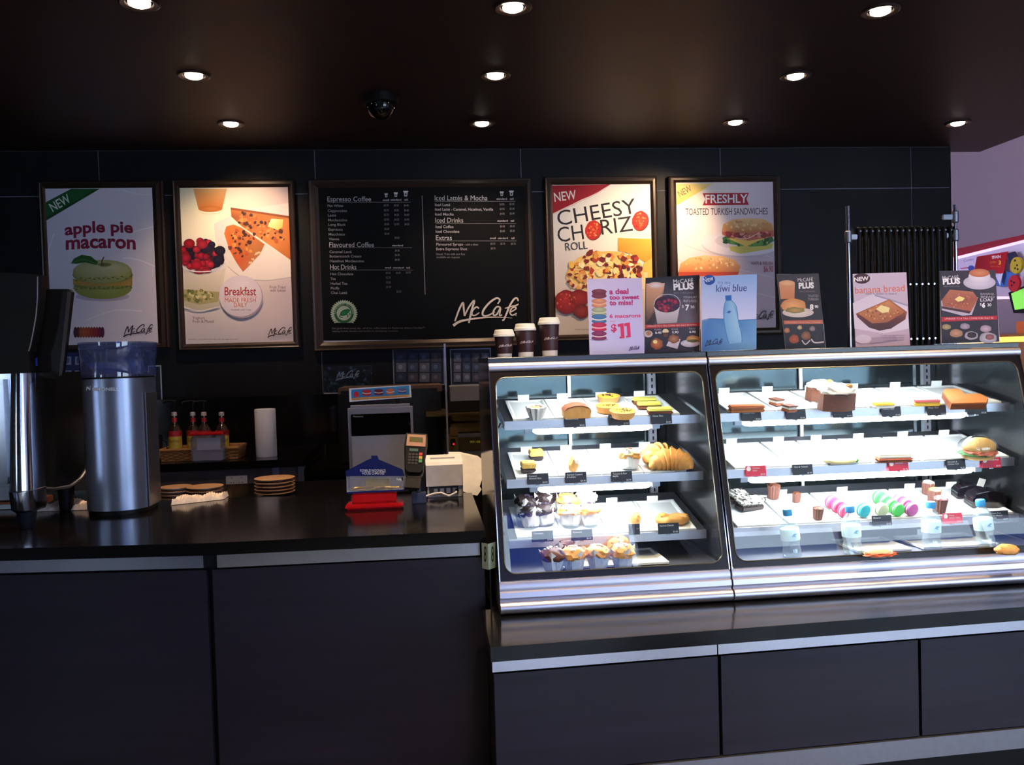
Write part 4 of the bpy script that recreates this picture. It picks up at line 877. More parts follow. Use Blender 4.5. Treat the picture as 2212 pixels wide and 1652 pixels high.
obj('lower_bun', MB().lump((0, 0, 0.016), (0.058, 0.042, 0.018), 1, 0.06), cc('bun', (222, 170, 100), amt=0.15), t, world=False); obj('ham', MB().lump((0.003, -0.006, 0.032), (0.060, 0.042, 0.014), 2, 0.2, 3), F_ham, t, world=False)
obj('lettuce', MB().lump((-0.012, -0.004, 0.026), (0.056, 0.043, 0.008), 5, 0.3, 4), F_leaf, t, world=False); obj('upper_bun', MB().lump((0, 0, 0.046), (0.058, 0.043, 0.036), 1, 0.05, flat=-0.15), cc('bun', (222, 170, 100)), t, world=False)
obj('cling_film', MB().lump((-0.004, 0.0, 0.044), (0.070, 0.052, 0.048), 9, 0.06, flat=-0.9), F_film, t, world=False)
# ---- wider case, lowest shelf
for i, (px, py, w) in enumerate(((1592, 1082, 0.07), (1618, 1098, 0.10))):
    t = food('flaked_cream_cake', ['rear', 'front'][i]+' cream cake slice covered in dark chocolate flakes', 'cake', px, py, 3, 'flaked cream cakes', rz=0.3)
    fbox(t, 'sponge', w, 0.05, 0, 0.018, F_choc); fbox(t, 'cream', w+0.002, 0.052, 0.0182, 0.044, F_cream, 0.01)
    b = MB(); R = random.Random(30+i)
    for j in range(34):
        a = Vector((R.uniform(-w/2, w/2), R.uniform(-0.026, 0.026), 0.045)) if j % 2 else Vector((R.uniform(-w/2, w/2), -0.0275, R.uniform(0.016, 0.042)))
        b.merge(MB().box(-0.006, -0.002, -0.0008, 0.006, 0.002, 0.0008), Matrix.Translation(a) @ Matrix.Rotation(R.random()*3, 4, (R.random(), R.random(), 1)))
    obj('chocolate_flakes', b, F_choc, t, world=False, kind='stuff')
def cup(label, px, py, k, s=1.0, top=None, rz=0.0, group='brown paper cups on the lowest shelf'):
    t = food('paper_cup_cake', label, 'cup cake', px, py, k, group, rz=rz)
    obj('brown_cup', MB().lathe([(0.017*s, 0), (0.021*s, 0.045*s), (0.020*s, 0.045*s), (0.0165*s, 0.003)], n=28, flute=0.06), F_bpap, t, world=False, smooth=20)
    obj('cake_top', MB().lump((0, 0, 0.043*s), (0.019*s, 0.019*s, 0.008*s), 5, 0.3), top or F_brown, t, world=False)
cup('tall brown paper cup at the back, beside the cream cake', 1670, 1075, 3, 1.15); cup('tipped brown cup near the back, second tray', 1720, 1083, 3, 0.75); cup('small brown cup near the front of the second tray', 1766, 1120, 3, 0.9)
cup('rear brown cup of the row of three', 2003, 1066, 3, 1.05, F_cream); cup('middle brown cup of the row of three', 2016, 1084, 3, 1.1, F_gold); cup('front brown cup of the row of three', 2028, 1106, 3, 1.2, F_pink)
MC = {'pink': mat('pink_macaron', (226, 74, 122), 0.55), 'teal': mat('teal_macaron', (40, 176, 190), 0.55), 'cream': mat('pale_green_macaron', (206, 214, 176), 0.55), 'green': mat('green_macaron', (70, 190, 84), 0.55), 'violet': mat('violet_macaron', (184, 84, 150), 0.55)}
n_ord = ['rearmost', 'second', 'third', 'fourth', 'fifth']
def mac_row(colour, fx, fy, n, dpx, dpy):
    for i in range(n):
        q = n-1-i; p = srf(fx+dpx*q, fy+dpy*q, 3, 0.0055)
        lb = (n_ord[i] if i < n-1 else 'front')+' '+colour+' macaron of its row' if n > 1 else 'single '+colour+' macaron between the coloured rows'
        macaron_on_edge(lb, p.x, p.y, p.z, 0.0245, MC[colour], colour+' macarons' if n > 1 else None, tilt(3), 0.25)
mac_row('pink', 1822, 1117, 3, -13.5, -9.5); mac_row('teal', 1863, 1116, 1, 0, 0); mac_row('cream', 1902, 1114, 1, 0, 0); mac_row('green', 1936, 1114, 4, -13, -9); mac_row('violet', 1966, 1113, 3, -13, -9)
for i, (px, py, s) in enumerate(((2090, 1072, 0.9), (2128, 1090, 1.1))):
    t = food('chocolate_mousse_dome', ['rear', 'front'][i]+' glossy dark chocolate mousse dome', 'cake', px, py, 3, 'glossy chocolate domes', rz=-0.1)
    pr = [(-0.056*s, 0), (-0.057*s, 0.03*s), (-0.046*s, 0.044*s), (-0.02*s, 0.052*s), (0.02*s, 0.052*s), (0.046*s, 0.044*s), (0.057*s, 0.03*s), (0.056*s, 0)]
    obj('glazed_body', MB().prism(pr, -0.024*s, 0.03*s, 'y'), F_glz, t, world=False, smooth=60)
    obj('piped_ridge', MB().tube([(-0.045*s, -0.02*s, 0.047*s), (0, -0.02*s, 0.056*s), (0.045*s, -0.02*s, 0.047*s)], 0.003), F_glz, t, world=False)
    if i == 0: obj('white_chocolate_shard', MB().box(0.02, -0.002, 0.04, 0.045, 0.002, 0.08).xf(Matrix.Rotation(0.25, 4, 'Y')), F_cream, t, world=False)
# ---- case floor of the wider case
t = food('prawn_roll', 'orange and red filled roll on the case floor', 'roll', 1898, 1204, 0)
obj('bread', MB().lump((0, 0, 0.016), (0.05, 0.024, 0.02), 3, 0.12), cc('tortilla', (236, 214, 160)), t, world=False); obj('orange_filling', MB().lump((0, -0.012, 0.012), (0.054, 0.018, 0.008), 6, 0.5, 4), cc('orange_filling', (214, 96, 50)), t, world=False)
t = food('yellow_pastry', 'yellow crusted pastry behind the rightmost water bottle', 'pastry', 2176, 1196, 0); obj('crust', MB().lump((0, 0, 0.012), (0.04, 0.03, 0.02), 8, 0.15), F_gold, t, world=False)
M_pet = glass('clear_bottle_plastic', (236, 246, 252), 0.22, 0.12, 0.14, (240, 250, 255)); M_cap = mat('blue_bottle_cap', (60, 150, 214), 0.35)
def bottle(label, px, py, ry):
    p = on_z(px, py, 0.8); y = 2.79
    q = on_y(px, py, y)
    t = thing('water_bottle', label, 'bottle', (q.x, y, 0.7955), 0, 'clear water bottles on the case floor', ry=ry)
    pr = [(0.026, 0), (0.031, 0.006), (0.031, 0.03), (0.027, 0.045), (0.031, 0.058), (0.031, 0.105), (0.028, 0.118), (0.018, 0.135), (0.012, 0.143), (0.012, 0.150)]
    obj('bottle_body', MB().lathe(pr, n=28), M_pet, t, world=False)
    obj('cap', MB().lathe([(0.0155, 0.145), (0.016, 0.147), (0.016, 0.164), (0.014, 0.167), (0.001, 0.1675)], n=24), M_cap, t, world=False)
    obj('label_band', MB().lathe([(0.0315, 0.062), (0.0318, 0.063), (0.0318, 0.1), (0.0315, 0.101)], n=28), mat('pale_label', (206, 236, 240), 0.4), t, world=False)
    A = local_art(WM[t.name] @ Matrix.Translation((0, -0.0325, 0.082)), 0.03, 0.03)
    A.poly([(20, 60), (50, 30), (90, 35), (60, 55), (75, 75), (40, 65)], (40, 150, 190)); A.build(t, INK, ('printed_emblem', 'lettering'))
bottle('clear blue-capped water bottle, leftmost of the four', 1712, 1180, -0.10); bottle('clear blue-capped water bottle in front of the teal macaron', 1842, 1180, -0.05)
bottle('clear blue-capped water bottle in front of the brown cups', 2012, 1170, 0.0); bottle('clear blue-capped water bottle under the chocolate domes', 2130, 1160, -0.12)

# ------------------------------------------------------------------ price tickets along the shelf lips
M_tk = mat('black_ticket_card', (24, 26, 40), 0.5); M_tkr = mat('red_ticket_card', (206, 30, 66), 0.45); M_wht = mat('white_dot', (240, 240, 240), 0.5)
def ticket(label, px, py, k, lines, price_, red=False, rz=0.0, w=0.074, h=0.037):
    y = SH[k][0]-0.012; p = on_y(px, py, y)
    t = thing('price_ticket', label, 'price ticket', (p.x, y, p.z), rz, 'price tickets clipped along the shelves', rx=-0.15)
    obj('card', MB().bbox(-w/2, 0, -h/2, w/2, 0.0016, h/2, 0.0006, 1), M_tkr if red else M_tk, t, world=False, smooth=0)
    obj('clip', MB().box(-0.006, 0.0017, -h/2-0.004, 0.006, 0.008, -h/2+0.008), M_steelD, t, world=False, smooth=0)
    A = local_art(WM[t.name], w, h); c = (206, 206, 214)
    if red: A.ell(15, 14, 11, 11, (236, 232, 232), n=18)
    for i, s in enumerate(lines): A.text(s, 34 if red else 8, 15+i*11, 7.5, c, bold=0.01)
    A.text(price_, 94, 45, 7, c, al='r', bold=0.01)
    A.build(t)
ticket('black ticket below the golden loaf wedge', 1242, 911, 1, ['Madeira Slice'], '$3.60'); ticket('black ticket below the yellow tarts', 1337, 907, 1, ['Passion Tart'], '$3.90'); ticket('black ticket below the lime slices', 1429, 904, 1, ['Citrus Slice'], '$3.60')
ticket('black ticket below the square almond slices', 1162, 1034, 2, ['Caramel', 'Almond Slice'], '$3.90'); ticket('black ticket below the iced pastry finger', 1244, 1031, 2, ['Apricot Custard', '& Sultana'], '$4.30'); ticket('black ticket below the tall-paper muffin', 1343, 1029, 2, ['Tomato & Feta', 'Muffin'], '$3.90')
ticket('black ticket below the dark chocolate muffins', 1172, 1158, 3, ['Chocolate'], '$3.40'); ticket('black ticket below the blueberry muffins', 1257, 1155, 3, ['Blueberry'], '$3.40'); ticket('narrow black ticket below the sugared scone', 1370, 1143, 3, ['Scone'], '$3.40', w=0.04)
ticket('black ticket below the long glazed danish', 1444, 1141, 3, ['Apricot Danish'], '$3.90')
ticket('black ticket below the brown caramel slice', 1623, 898, 1, ['Caramel Slice'], '$3.60', rz=0.05); ticket('black ticket below the layered chocolate squares', 1719, 895, 1, ['Jaffa Slice'], '$3.60'); ticket('black ticket below the carrot cake', 1820, 891, 1, ['Carrot Cake'], '$4.90')
ticket('black ticket below the custard slice', 1925, 889, 1, ['Custard Slice'], '$3.60'); ticket('black ticket below the pink-topped slice', 2023, 886, 1, ['Ginger Slice'], '$3.60'); ticket('black ticket below the banana bread slices', 2110, 884, 1, ['Banana Bread'], '$4.20', rz=-0.1)
ticket('pinkish red ticket with a white dot, leftmost on the middle shelf', 1633, 1017, 2, ['Chicken', 'Salad'], '$8.90', True); ticket('grey-blue ticket right of the leftmost red ticket', 1734, 1014, 2, ['Ham & Tomato'], '$5.90'); ticket('red ticket with a white dot below the long sandwich', 1941, 1006, 2, ['Sandwich'], '$6.90', True)
ticket('dark ticket between the two red ones, middle shelf', 2065, 1003, 2, ['Avocado &', 'Chicken Roll'], '$6.90'); ticket('bright red ticket with a white dot below the salad roll', 2142, 999, 2, ['Turkish Roll'], '$8.90', True)
ticket('black ticket below the green macarons', 1905, 1124, 3, ['Macaron'], '$2.30'); ticket('bright red ticket below the row of three brown cups', 2058, 1119, 3, ['Petite', 'Butter Cake'], '$3.50', True); ticket('black ticket below the glazed chocolate domes', 2158, 1114, 3, ['Gluten Free', 'Choc Mousse', 'Dome'], '$4.90')

# ================================================================== ON TOP OF THE CASES
CT = 1.5055
def coffee_cup(label, px, w_px, z0px, ztpx, y=3.12):
    a = on_y(px, z0px, y); top = on_y(px, ztpx, y); x = a.x; H = top.z-CT; r = w_px/2/FPX*y*0.98
    t = thing('paper_coffee_cup', label, 'cup', (x, y, CT), group='lidded takeaway cups on the case')
    lh = 0.022
    hb = H-lh
    zz = hb*0.17
    obj('white_base', MB().lathe([(r*0.66, 0), (r*0.68, 0.001), (r*0.70, zz)], n=36), mat('cup_white', (232, 226, 224), 0.5), t, world=False)
    obj('brown_sleeve', MB().lathe([(r*0.71, zz), (r*0.90, hb), (r*0.86, hb)], n=36), mat('cup_brown', (62, 34, 34), 0.45), t, world=False)
    obj('lid', MB().lathe([(r*0.92, hb-0.004), (r*1.0, hb-0.003), (r*1.0, hb+0.005), (r*0.94, hb+0.007), (r*0.86, H-0.002), (r*0.80, H), (r*0.74, H-0.003), (r*0.001, H-0.003)], n=36), mat('cup_lid_white', (238, 232, 222), 0.35), t, world=False)
    rr = r*0.83
    A = Art((0, 0, 0), (0, -1, 0), fn=lambda u, v, l: Vector((x+(rr+0.0007+l)*sin((u-50)/28.0), y-(rr+0.0007+l)*cos((u-50)/28.0), CT+hb*0.55+(50-v)*0.00055)))
    A.script(30, 62, 44, (206, 190, 190), 1.3); A.build(t)
coffee_cup('shortest brown takeaway cup with white lid', 1090, 48, 770, 712); coffee_cup('middle-sized brown takeaway cup with white lid', 1136, 49, 770, 699); coffee_cup('tallest brown takeaway cup with white lid', 1188, 50, 769, 686)

M_acr = glass('clear_acrylic', (235, 240, 245), 0.06)
def card(label, q, y, crop, cat='sign', rz=0):
    # q: four pixel corners TL, TR, BR, BL of an upright card standing at depth y
    P_ = [on_y(a, b, y) for a, b in q]; cx = (P_[2].x+P_[3].x)/2; zb = min(P_[2].z, P_[3].z); dz = CT+0.001-zb
    t = thing('counter_card', label, cat, (cx, y, CT), group='advertising cards standing on the cases')
    mb = MB(); vs = [(p.x, y+0.0008, p.z) for p in P_]+[(p.x, y+0.004, p.z) for p in P_]
    mb.add(vs, [(0, 1, 2, 3), (7, 6, 5, 4), (0, 4, 5, 1), (1, 5, 6, 2), (2, 6, 7, 3), (3, 7, 4, 0)])
    obj('board', mb, M_white, t, smooth=0)
    w = P_[2].x-P_[3].x
    obj('acrylic_foot', MB().box(cx-w*0.48, y+0.0045, CT, cx+w*0.48, y+0.07, CT+0.003).box(cx-w*0.48, y+0.0045, CT+0.003, cx+w*0.48, y+0.0075, CT+0.09), M_acr, t, smooth=0)
    return t, Art((0, y, 0), NY, crop)
def macaron_pic(A, x, y, w, h, c1, c2, fill=(226, 206, 190)):
    d = lambda c, k: tuple(int(q*k) for q in c)
    A.ell(x, y+h*0.24, w/2, h*0.27, d(c2, 0.78), c2, n=20); A.ell(x, y+h*0.02, w*0.47, h*0.16, fill, n=20); A.ell(x, y-h*0.22, w/2, h*0.28, d(c1, 0.8), c1, off=(0, -h*0.1), n=20)
CC = (1260, 580, 7.3733)
# 1: macaron deal
t, A = card('white card with a stack of six macarons and $11', [(1268, 603), (1386, 600), (1392, 763), (1274, 766)], 3.10, CC)
A.poly([(70, 165), (930, 148), (975, 1352), (103, 1372)], [(196, 184, 222), (190, 178, 218), (186, 182, 236), (196, 196, 240)])
A.ell(255, 1130, 140, 24, (150, 140, 190))
for y, c, f in ((400, (128, 56, 76), None), (550, (226, 150, 118), (226, 168, 134)), (690, (176, 184, 150), (196, 196, 160)), (800, (76, 128, 182), (220, 216, 210)), (930, (206, 46, 92), (236, 180, 190)), (1068, (142, 54, 106), (226, 190, 200))): macaron_pic(A, 252, y, 242, 150, c, c, f or (110, 44, 62))
pk = (176, 40, 110)
A.text('a deal', 414, 405, 80, pk, w=308, bold=0.035, rot=-0.02); A.text('too sweet', 416, 492, 66, pk, w=476, bold=0.035, rot=-0.02); A.text('to miss!', 418, 582, 74, pk, w=374, bold=0.035, rot=-0.02)
A.text('6 macarons', 420, 788, 60, (206, 46, 110), w=494, bold=0.02, rot=-0.03); A.text('only', 424, 850, 24, (206, 80, 130), w=92)
A.text('$', 445, 1000, 110, (200, 40, 104), w=90, bold=0.03, rot=-0.06)
for x in (0, 102):
    A.poly([(548+x, 885-x*0.12), (640+x, 868-x*0.12), (655+x, 1075-x*0.14), (600+x, 1080-x*0.14), (590+x, 925-x*0.12), (552+x, 930-x*0.12)], (206, 44, 100)); A.poly([(578+x, 1085-x*0.14), (655+x, 1072-x*0.14), (658+x, 1104-x*0.14), (580+x, 1114-x*0.14)], (206, 44, 100))
A.script(728, 1308, 168, (60, 50, 110), 1.5); A.text('Available in participating restaurants', 160, 1330, 10, (140, 130, 190), w=230)
A.build(t)
def plus_small(A, y0, items):
    pass
# 2: dark plus card with yoghurt
t, A = card('dark combo card with berry yoghurt priced 7.50', [(1395, 600), (1511, 594), (1513, 757), (1391, 764)], 3.14, CC)
A.poly([(990, 148), (1850, 100), (1855, 940), (985, 900)], [(22, 18, 30), (26, 22, 32), (110, 100, 116), (44, 36, 48)]); A.poly([(985, 895), (1850, 860), (1850, 915), (985, 955)], (176, 50, 52)); A.poly([(985, 955), (1850, 915), (1852, 1310), (975, 1355)], [(40, 34, 46), (62, 54, 70), (52, 46, 62), (34, 32, 44)])
A.poly([(1000, 240), (1300, 230), (1270, 420), (1200, 620), (1120, 900), (1000, 890)], [(206, 150, 116), (214, 160, 124), (140, 96, 76), (70, 44, 44), (50, 34, 40), (40, 30, 36)]); A.ell(1155, 265, 130, 50, (196, 160, 150), (222, 206, 204))
A.poly([(1125, 600), (1540, 590), (1490, 860), (1180, 880)], [(200, 190, 200), (206, 196, 206), (160, 150, 160), (160, 150, 156)]); A.ell(1332, 570, 210, 130, (60, 26, 50), (40, 24, 50)); A.ell(1332, 560, 200, 140, (176, 170, 184)) if False else None
R_ = random.Random(9)
for i in range(34): a = R_.random()*6.28; q = math.sqrt(R_.random()); A.ell(1332+170*q*cos(a), 560+105*q*sin(a), 38, 36, R_.choice([(130, 24, 50), (60, 20, 40), (34, 26, 54), (40, 30, 60)]), R_.choice([(190, 44, 80), (54, 40, 76), (44, 36, 70)]), n=10)
A.stroke([(1125, 590), (1150, 500), (1230, 430), (1340, 410), (1460, 430), (1535, 510), (1540, 590)], 9, (196, 190, 204), lt=False)
A.text('McCAFÉ', 1432, 236, 62, (206, 200, 210), w=320, bold=0.01, rot=-0.04); A.text('PLUS', 1438, 340, 92, (232, 226, 232), w=325, bold=0.05, rot=-0.05); A.text('GREAT COFFEE & MORE', 1440, 400, 26, (130, 122, 134), w=320)
A.text('YOGHURT', 1590, 470, 30, (190, 184, 196), w=222); A.text('FRUIT & MUESLI', 1596, 535, 40, (196, 190, 202), w=215); A.text('$', 1572, 622, 42, (220, 214, 224)); A.text('7', 1625, 662, 84, (236, 230, 236), bold=0.03); A.text('50', 1708, 632, 44, (226, 220, 228), bold=0.02)
A.text('UPGRADE TO A TALL COFFEE FOR ONLY 50 EXTRA!', 1015, 930, 22, (232, 200, 200), w=790, rot=-0.032)
A.ell(1035, 1040, 70, 55, (190, 176, 186), (206, 190, 196)); A.ell(1040, 1030, 42, 36, (176, 120, 86)); A.ell(1170, 1200, 100, 92, (120, 66, 40), (196, 112, 60), wob=0.08); A.ell(1145, 1165, 34, 30, (226, 206, 140))
A.ell(1310, 1000, 50, 38, (214, 196, 160)); A.poly([(1270, 1020), (1355, 1015), (1340, 1085), (1285, 1090)], (90, 62, 50)); A.poly([(1320, 1230), (1370, 1130), (1550, 1120), (1500, 1280)], (190, 180, 200)); A.ell(1440, 1120, 90, 70, (110, 66, 44), (176, 116, 84), wob=0.1)
A.ell(1700, 1190, 150, 60, (176, 166, 190), (206, 198, 214)); A.ell(1750, 1120, 110, 58, (150, 96, 50), (216, 166, 96), wob=0.05); A.ell(1740, 1150, 90, 24, (90, 84, 44))
for x, s in ((1135, '6.40'), (1405, '5.90'), (1680, '6.90')): A.text('MUFFIN' if x < 1200 else ('BROWNIE' if x < 1500 else 'TOASTIE'), x, 1000-x*0.03+20, 26, (170, 164, 178), w=105); A.text(s, x+10, 1058-x*0.02, 34, (226, 220, 230), w=100, bold=0.02)
A.build(t)
# 3: bottled water card
CB = (1040, 360, 3.2529)
t, A = card('pale blue card with a clear bottle of water', [(1513, 597), (1634, 592), (1633, 754), (1515, 759)], 3.10, CB)
A.poly([(1545, 775), (1935, 755), (1932, 1080), (1550, 1085)], [(150, 176, 222), (140, 170, 220), (196, 196, 230), (200, 196, 226)]); A.poly([(1549, 1085), (1600, 1070), (1700, 1066), (1800, 1078), (1933, 1072), (1932, 1282), (1548, 1298)], [(84, 132, 186), (70, 120, 180), (86, 140, 196), (70, 122, 184), (96, 146, 196), (110, 160, 206), (56, 104, 172)])
A.stroke([(1549, 1082), (1600, 1068), (1700, 1070), (1800, 1078), (1933, 1070)], 4, (40, 90, 150), lt=False)
A.ell(1600, 795, 42, 36, (34, 70, 150), a0=0); A.text('New', 1566, 818, 38, (220, 226, 240), w=70, rot=-0.3); A.text('try me', 1660, 822, 20, (90, 110, 170), w=90, rot=0.02); A.text('kiwi blue', 1648, 880, 50, (40, 40, 110), w=215, rot=-0.03, shear=0.1)
A.poly([(1712, 905), (1756, 902), (1758, 940), (1716, 942)], (30, 96, 176)); A.poly([(1716, 942), (1758, 940), (1792, 985), (1804, 1040), (1806, 1100), (1826, 1170), (1830, 1235), (1740, 1245), (1720, 1180), (1704, 1080), (1702, 1000)], [(110, 160, 206), (140, 180, 216), (120, 166, 210), (96, 150, 200), (150, 190, 220), (120, 170, 214), (130, 176, 216), (110, 160, 206), (90, 146, 200), (110, 160, 206), (90, 146, 200)])
A.stroke([(1716, 944), (1702, 1000), (1704, 1080), (1722, 1180), (1740, 1243)], 4, (60, 110, 170), lt=False); A.stroke([(1758, 940), (1792, 985), (1806, 1090), (1828, 1180), (1830, 1235)], 4, (60, 110, 170), lt=False); A.poly([(1722, 1025), (1740, 1010), (1756, 1018), (1740, 1030)], (30, 90, 170))
A.script(1572, 1262, 122, (40, 50, 90), 1.5)
A.build(t)
# 4: dark card with coffee and bun
CD = (1660, 560, 4.007)
t, A = card('tilted dark combo card with bun priced 8.90', [(1678, 592), (1768, 591), (1784, 751), (1698, 755)], 3.10, CD)
A.poly([(72, 130), (434, 122), (494, 768), (150, 778)], [(56, 44, 46), (60, 48, 50), (30, 26, 34), (26, 24, 34)])
A.poly([(92, 215), (228, 205), (225, 340), (106, 345)], [(206, 140, 96), (214, 146, 100), (190, 110, 70), (196, 120, 80)]); A.ell(160, 205, 68, 24, (214, 150, 106), (226, 170, 130))
A.ell(256, 460, 136, 42, (196, 176, 170), (214, 196, 186)); A.ell(216, 400, 108, 62, (196, 126, 70), (226, 160, 100), wob=0.04); A.ell(230, 440, 84, 26, (110, 104, 50), (190, 140, 80), wob=0.1)
A.text('McCAFÉ', 254, 194, 30, (206, 196, 190), w=132, rot=-0.04); A.text('PLUS', 262, 252, 46, (236, 226, 220), w=132, bold=0.05, rot=-0.04); A.text('GREAT COFFEE & MORE', 266, 284, 12, (130, 116, 116), w=136); A.text('TOASTED', 340, 328, 22, (150, 136, 136), w=92); A.text('TURKISH', 340, 356, 22, (150, 136, 136), w=92)
A.text('8', 358, 435, 44, (240, 232, 226), bold=0.03); A.text('90', 400, 420, 22, (236, 226, 220), bold=0.02)
A.poly([(130, 530), (468, 524), (472, 558), (134, 562)], (176, 92, 70)); A.text('UPGRADE TO A TALL COFFEE', 150, 552, 12, (210, 150, 130), w=300)
for x, y, r, c in ((160, 615, 26, (196, 126, 90)), (222, 690, 44, (176, 84, 50)), (270, 590, 22, (206, 176, 130)), (325, 660, 42, (150, 96, 66)), (420, 680, 42, (50, 34, 40)), (380, 600, 26, (150, 126, 130))): A.ell(x, y, r, r*0.9, tuple(int(q*0.7) for q in c), c, wob=0.08, n=14)
A.stroke([(370, 690), (400, 720), (480, 715)], 12, (190, 180, 186), lt=False); A.stroke([(290, 700), (320, 735), (360, 700)], 10, (190, 180, 186), lt=False)
A.build(t)
# 5: banana bread
t, A = card('white card picturing buttered banana bread', [(1842, 592), (1957, 588), (1966, 747), (1849, 750)], 3.10, CD)
A.poly([(728, 126), (1194, 112), (1226, 748), (756, 760)], [(196, 176, 194), (190, 170, 190), (176, 150, 170), (180, 156, 174)])
A.poly([(730, 380), (900, 300), (1200, 400), (1215, 600), (1000, 640), (745, 600)], (206, 190, 206)); A.stroke([(920, 310), (1050, 350), (1205, 400)], 14, (150, 140, 166), lt=False)
A.ell(808, 166, 72, 45, (66, 22, 36)); A.text('NEW', 742, 192, 34, (232, 220, 220), w=128, rot=-0.09, bold=0.03); A.text('banana bread', 750, 296, 58, (206, 96, 50), w=430, rot=-0.05); A.text('toast it, butter it, love it', 838, 305, 18, (90, 70, 90), w=272)
A.poly([(756, 470), (1045, 345), (1200, 455), (1185, 520), (1060, 600), (960, 618), (870, 590), (770, 500)], [(130, 66, 44), (170, 100, 60), (140, 70, 46), (90, 40, 36), (70, 30, 30), (60, 26, 28), (70, 32, 30), (90, 44, 36)]); A.poly([(775, 468), (1042, 358), (1180, 455), (1030, 545), (900, 555)], [(176, 106, 62), (190, 124, 74), (166, 92, 56), (150, 82, 50), (160, 90, 54)]); A.dots(985, 460, 150, 60, 40, 9, [(196, 130, 76), (130, 70, 44), (206, 146, 90)], 31)
A.poly([(930, 430), (975, 395), (1050, 420), (1040, 455), (985, 465)], (226, 206, 140))
A.poly([(870, 680), (1100, 660), (1120, 700), (880, 730)], (160, 136, 156)); A.ell(820, 690, 70, 40, (196, 178, 194))
for i in range(3): A.text('Our banana bread is baked with real bananas', 976+i*10, 664+i*20, 11, (90, 70, 90), w=206-i*16, rot=-0.01)
A.build(t)
# 6: dark card with cappuccino and loaf
t, A = card('dark combo card with cappuccino cup and loaf priced 6.30', [(2030, 585), (2150, 583), (2160, 738), (2033, 742)], 3.10, CD)
A.poly([(1482, 100), (1965, 92), (1998, 712), (1500, 728)], [(44, 34, 46), (60, 50, 60), (44, 34, 46), (34, 28, 38)])
A.ell(1826, 200, 140, 62, (176, 164, 186), (206, 196, 212)); A.ell(1826, 150, 95, 62, (196, 184, 200), (220, 210, 222)); A.ell(1826, 118, 88, 36, (176, 96, 66), (206, 130, 90))
A.text('McCAFÉ', 1506, 176, 30, (206, 196, 204), w=140, rot=-0.04); A.text('PLUS', 1510, 216, 46, (232, 224, 230), w=150, bold=0.05, rot=-0.04); A.text('GREAT COFFEE & MORE', 1516, 240, 12, (120, 110, 120), w=140)
A.poly([(1494, 360), (1550, 300), (1815, 330), (1760, 480), (1680, 488), (1500, 440)], (176, 164, 184)); A.poly([(1500, 350), (1570, 262), (1770, 280), (1815, 340), (1755, 450), (1510, 405)], [(140, 70, 54), (170, 100, 76), (176, 104, 80), (150, 80, 60), (170, 92, 66), (150, 84, 62)]); A.poly([(1500, 405), (1755, 450), (1740, 470), (1500, 425)], (70, 34, 40)); A.dots(1650, 360, 110, 60, 30, 6, [(130, 66, 50), (196, 126, 96)], 33); A.poly([(1612, 345), (1650, 318), (1700, 335), (1680, 360), (1640, 368)], (226, 206, 130))
A.text('BANANA', 1836, 308, 18, (176, 166, 176), w=118); A.text('BREAD', 1838, 334, 18, (186, 176, 186), w=118); A.text('LOAF', 1834, 364, 26, (206, 196, 206), w=110, bold=0.02); A.text('$', 1830, 400, 22, (226, 216, 224)); A.text('6', 1848, 416, 38, (240, 232, 238), bold=0.04); A.text('30', 1896, 406, 24, (226, 216, 224), bold=0.02)
A.poly([(1496, 500), (1978, 488), (1980, 522), (1498, 540)], (170, 26, 44)); A.text('UPGRADE TO A TALL COFFEE FOR ONLY 50', 1526, 522, 14, (230, 180, 180), w=420, rot=-0.02)
for x, y, r, c in ((1540, 585, 40, (176, 150, 110)), (1625, 640, 58, (190, 140, 110)), (1700, 580, 44, (170, 150, 170)), (1755, 660, 60, (190, 180, 196)), (1760, 655, 42, (54, 36, 44)), (1880, 600, 50, (190, 160, 180)), (1900, 680, 78, (190, 180, 196)), (1915, 672, 40, (150, 90, 90))): A.ell(x, y, r, r*0.62, tuple(int(q*0.75) for q in c), c, wob=0.05, n=16)
A.build(t)

# ------------------------------------------------------------------ black tube screen behind the cases
t = thing('tube_screen', 'black vertical tube screen hung between two chrome posts', 'screen', (2.35, 4.0, 0))
YS = 4.0
def post(px0, py0, px1, py1):
    a = on_y(px0, py0, YS); b = on_y(px1, py1, YS); return (a.x+b.x)/2, a.z
x_l, zt = post(1830, 445, 1835, 600); x_r, zt2 = post(2062, 445, 2066, 600)
for x in (x_l, x_r):
    obj('post', MB().cyl((x, YS, 0), 0.009, zt-0.02, 16).lathe([(0.009, zt-0.02), (0.009, zt), (0.001, zt+0.001)], (x, YS, 0), 16), M_chrome, t)
    for z in (zt-0.06, zt-0.15):
        if x == x_l and z > zt-0.1: continue
        obj('clamp_sleeve', MB().lathe([(0.011, -0.03), (0.016, -0.025), (0.016, 0.025), (0.011, 0.03)], (x, YS, z), 18), M_steelD, t)
        s = -1 if x == x_r else 1
        obj('clamp_bracket', MB().bbox(min(x, x+s*0.065), YS-0.005, z-0.012, max(x, x+s*0.065), YS+0.012, z+0.012, 0.003), M_steelD, t)
zs0 = on_y(1900, 490, YS).z; M_tube_b = mat('black_tube', (9, 8, 10), 0.5, spec=0.2)
nT = 16; x0 = x_l+0.04; x1 = x_r-0.012; stp = (x1-x0)/nT
rows = [on_y(1930, yy, YS).z for yy in (499, 615, 733)]
for i in range(nT):
    xx = x0+stp*(i+0.5)
    p = obj('tube', MB().lathe([(stp*0.40, 0.4), (stp*0.40, zs0-0.004), (stp*0.3, zs0)], (xx, YS, 0), 12), M_tube_b, t)
    for z in rows: obj('screw', MB().lathe([(0.005, -0.002), (0.0045, 0.0), (0.001, 0.001)], (xx, YS-stp*0.4-0.0005, z), 8, 'y'), M_chrome, p)
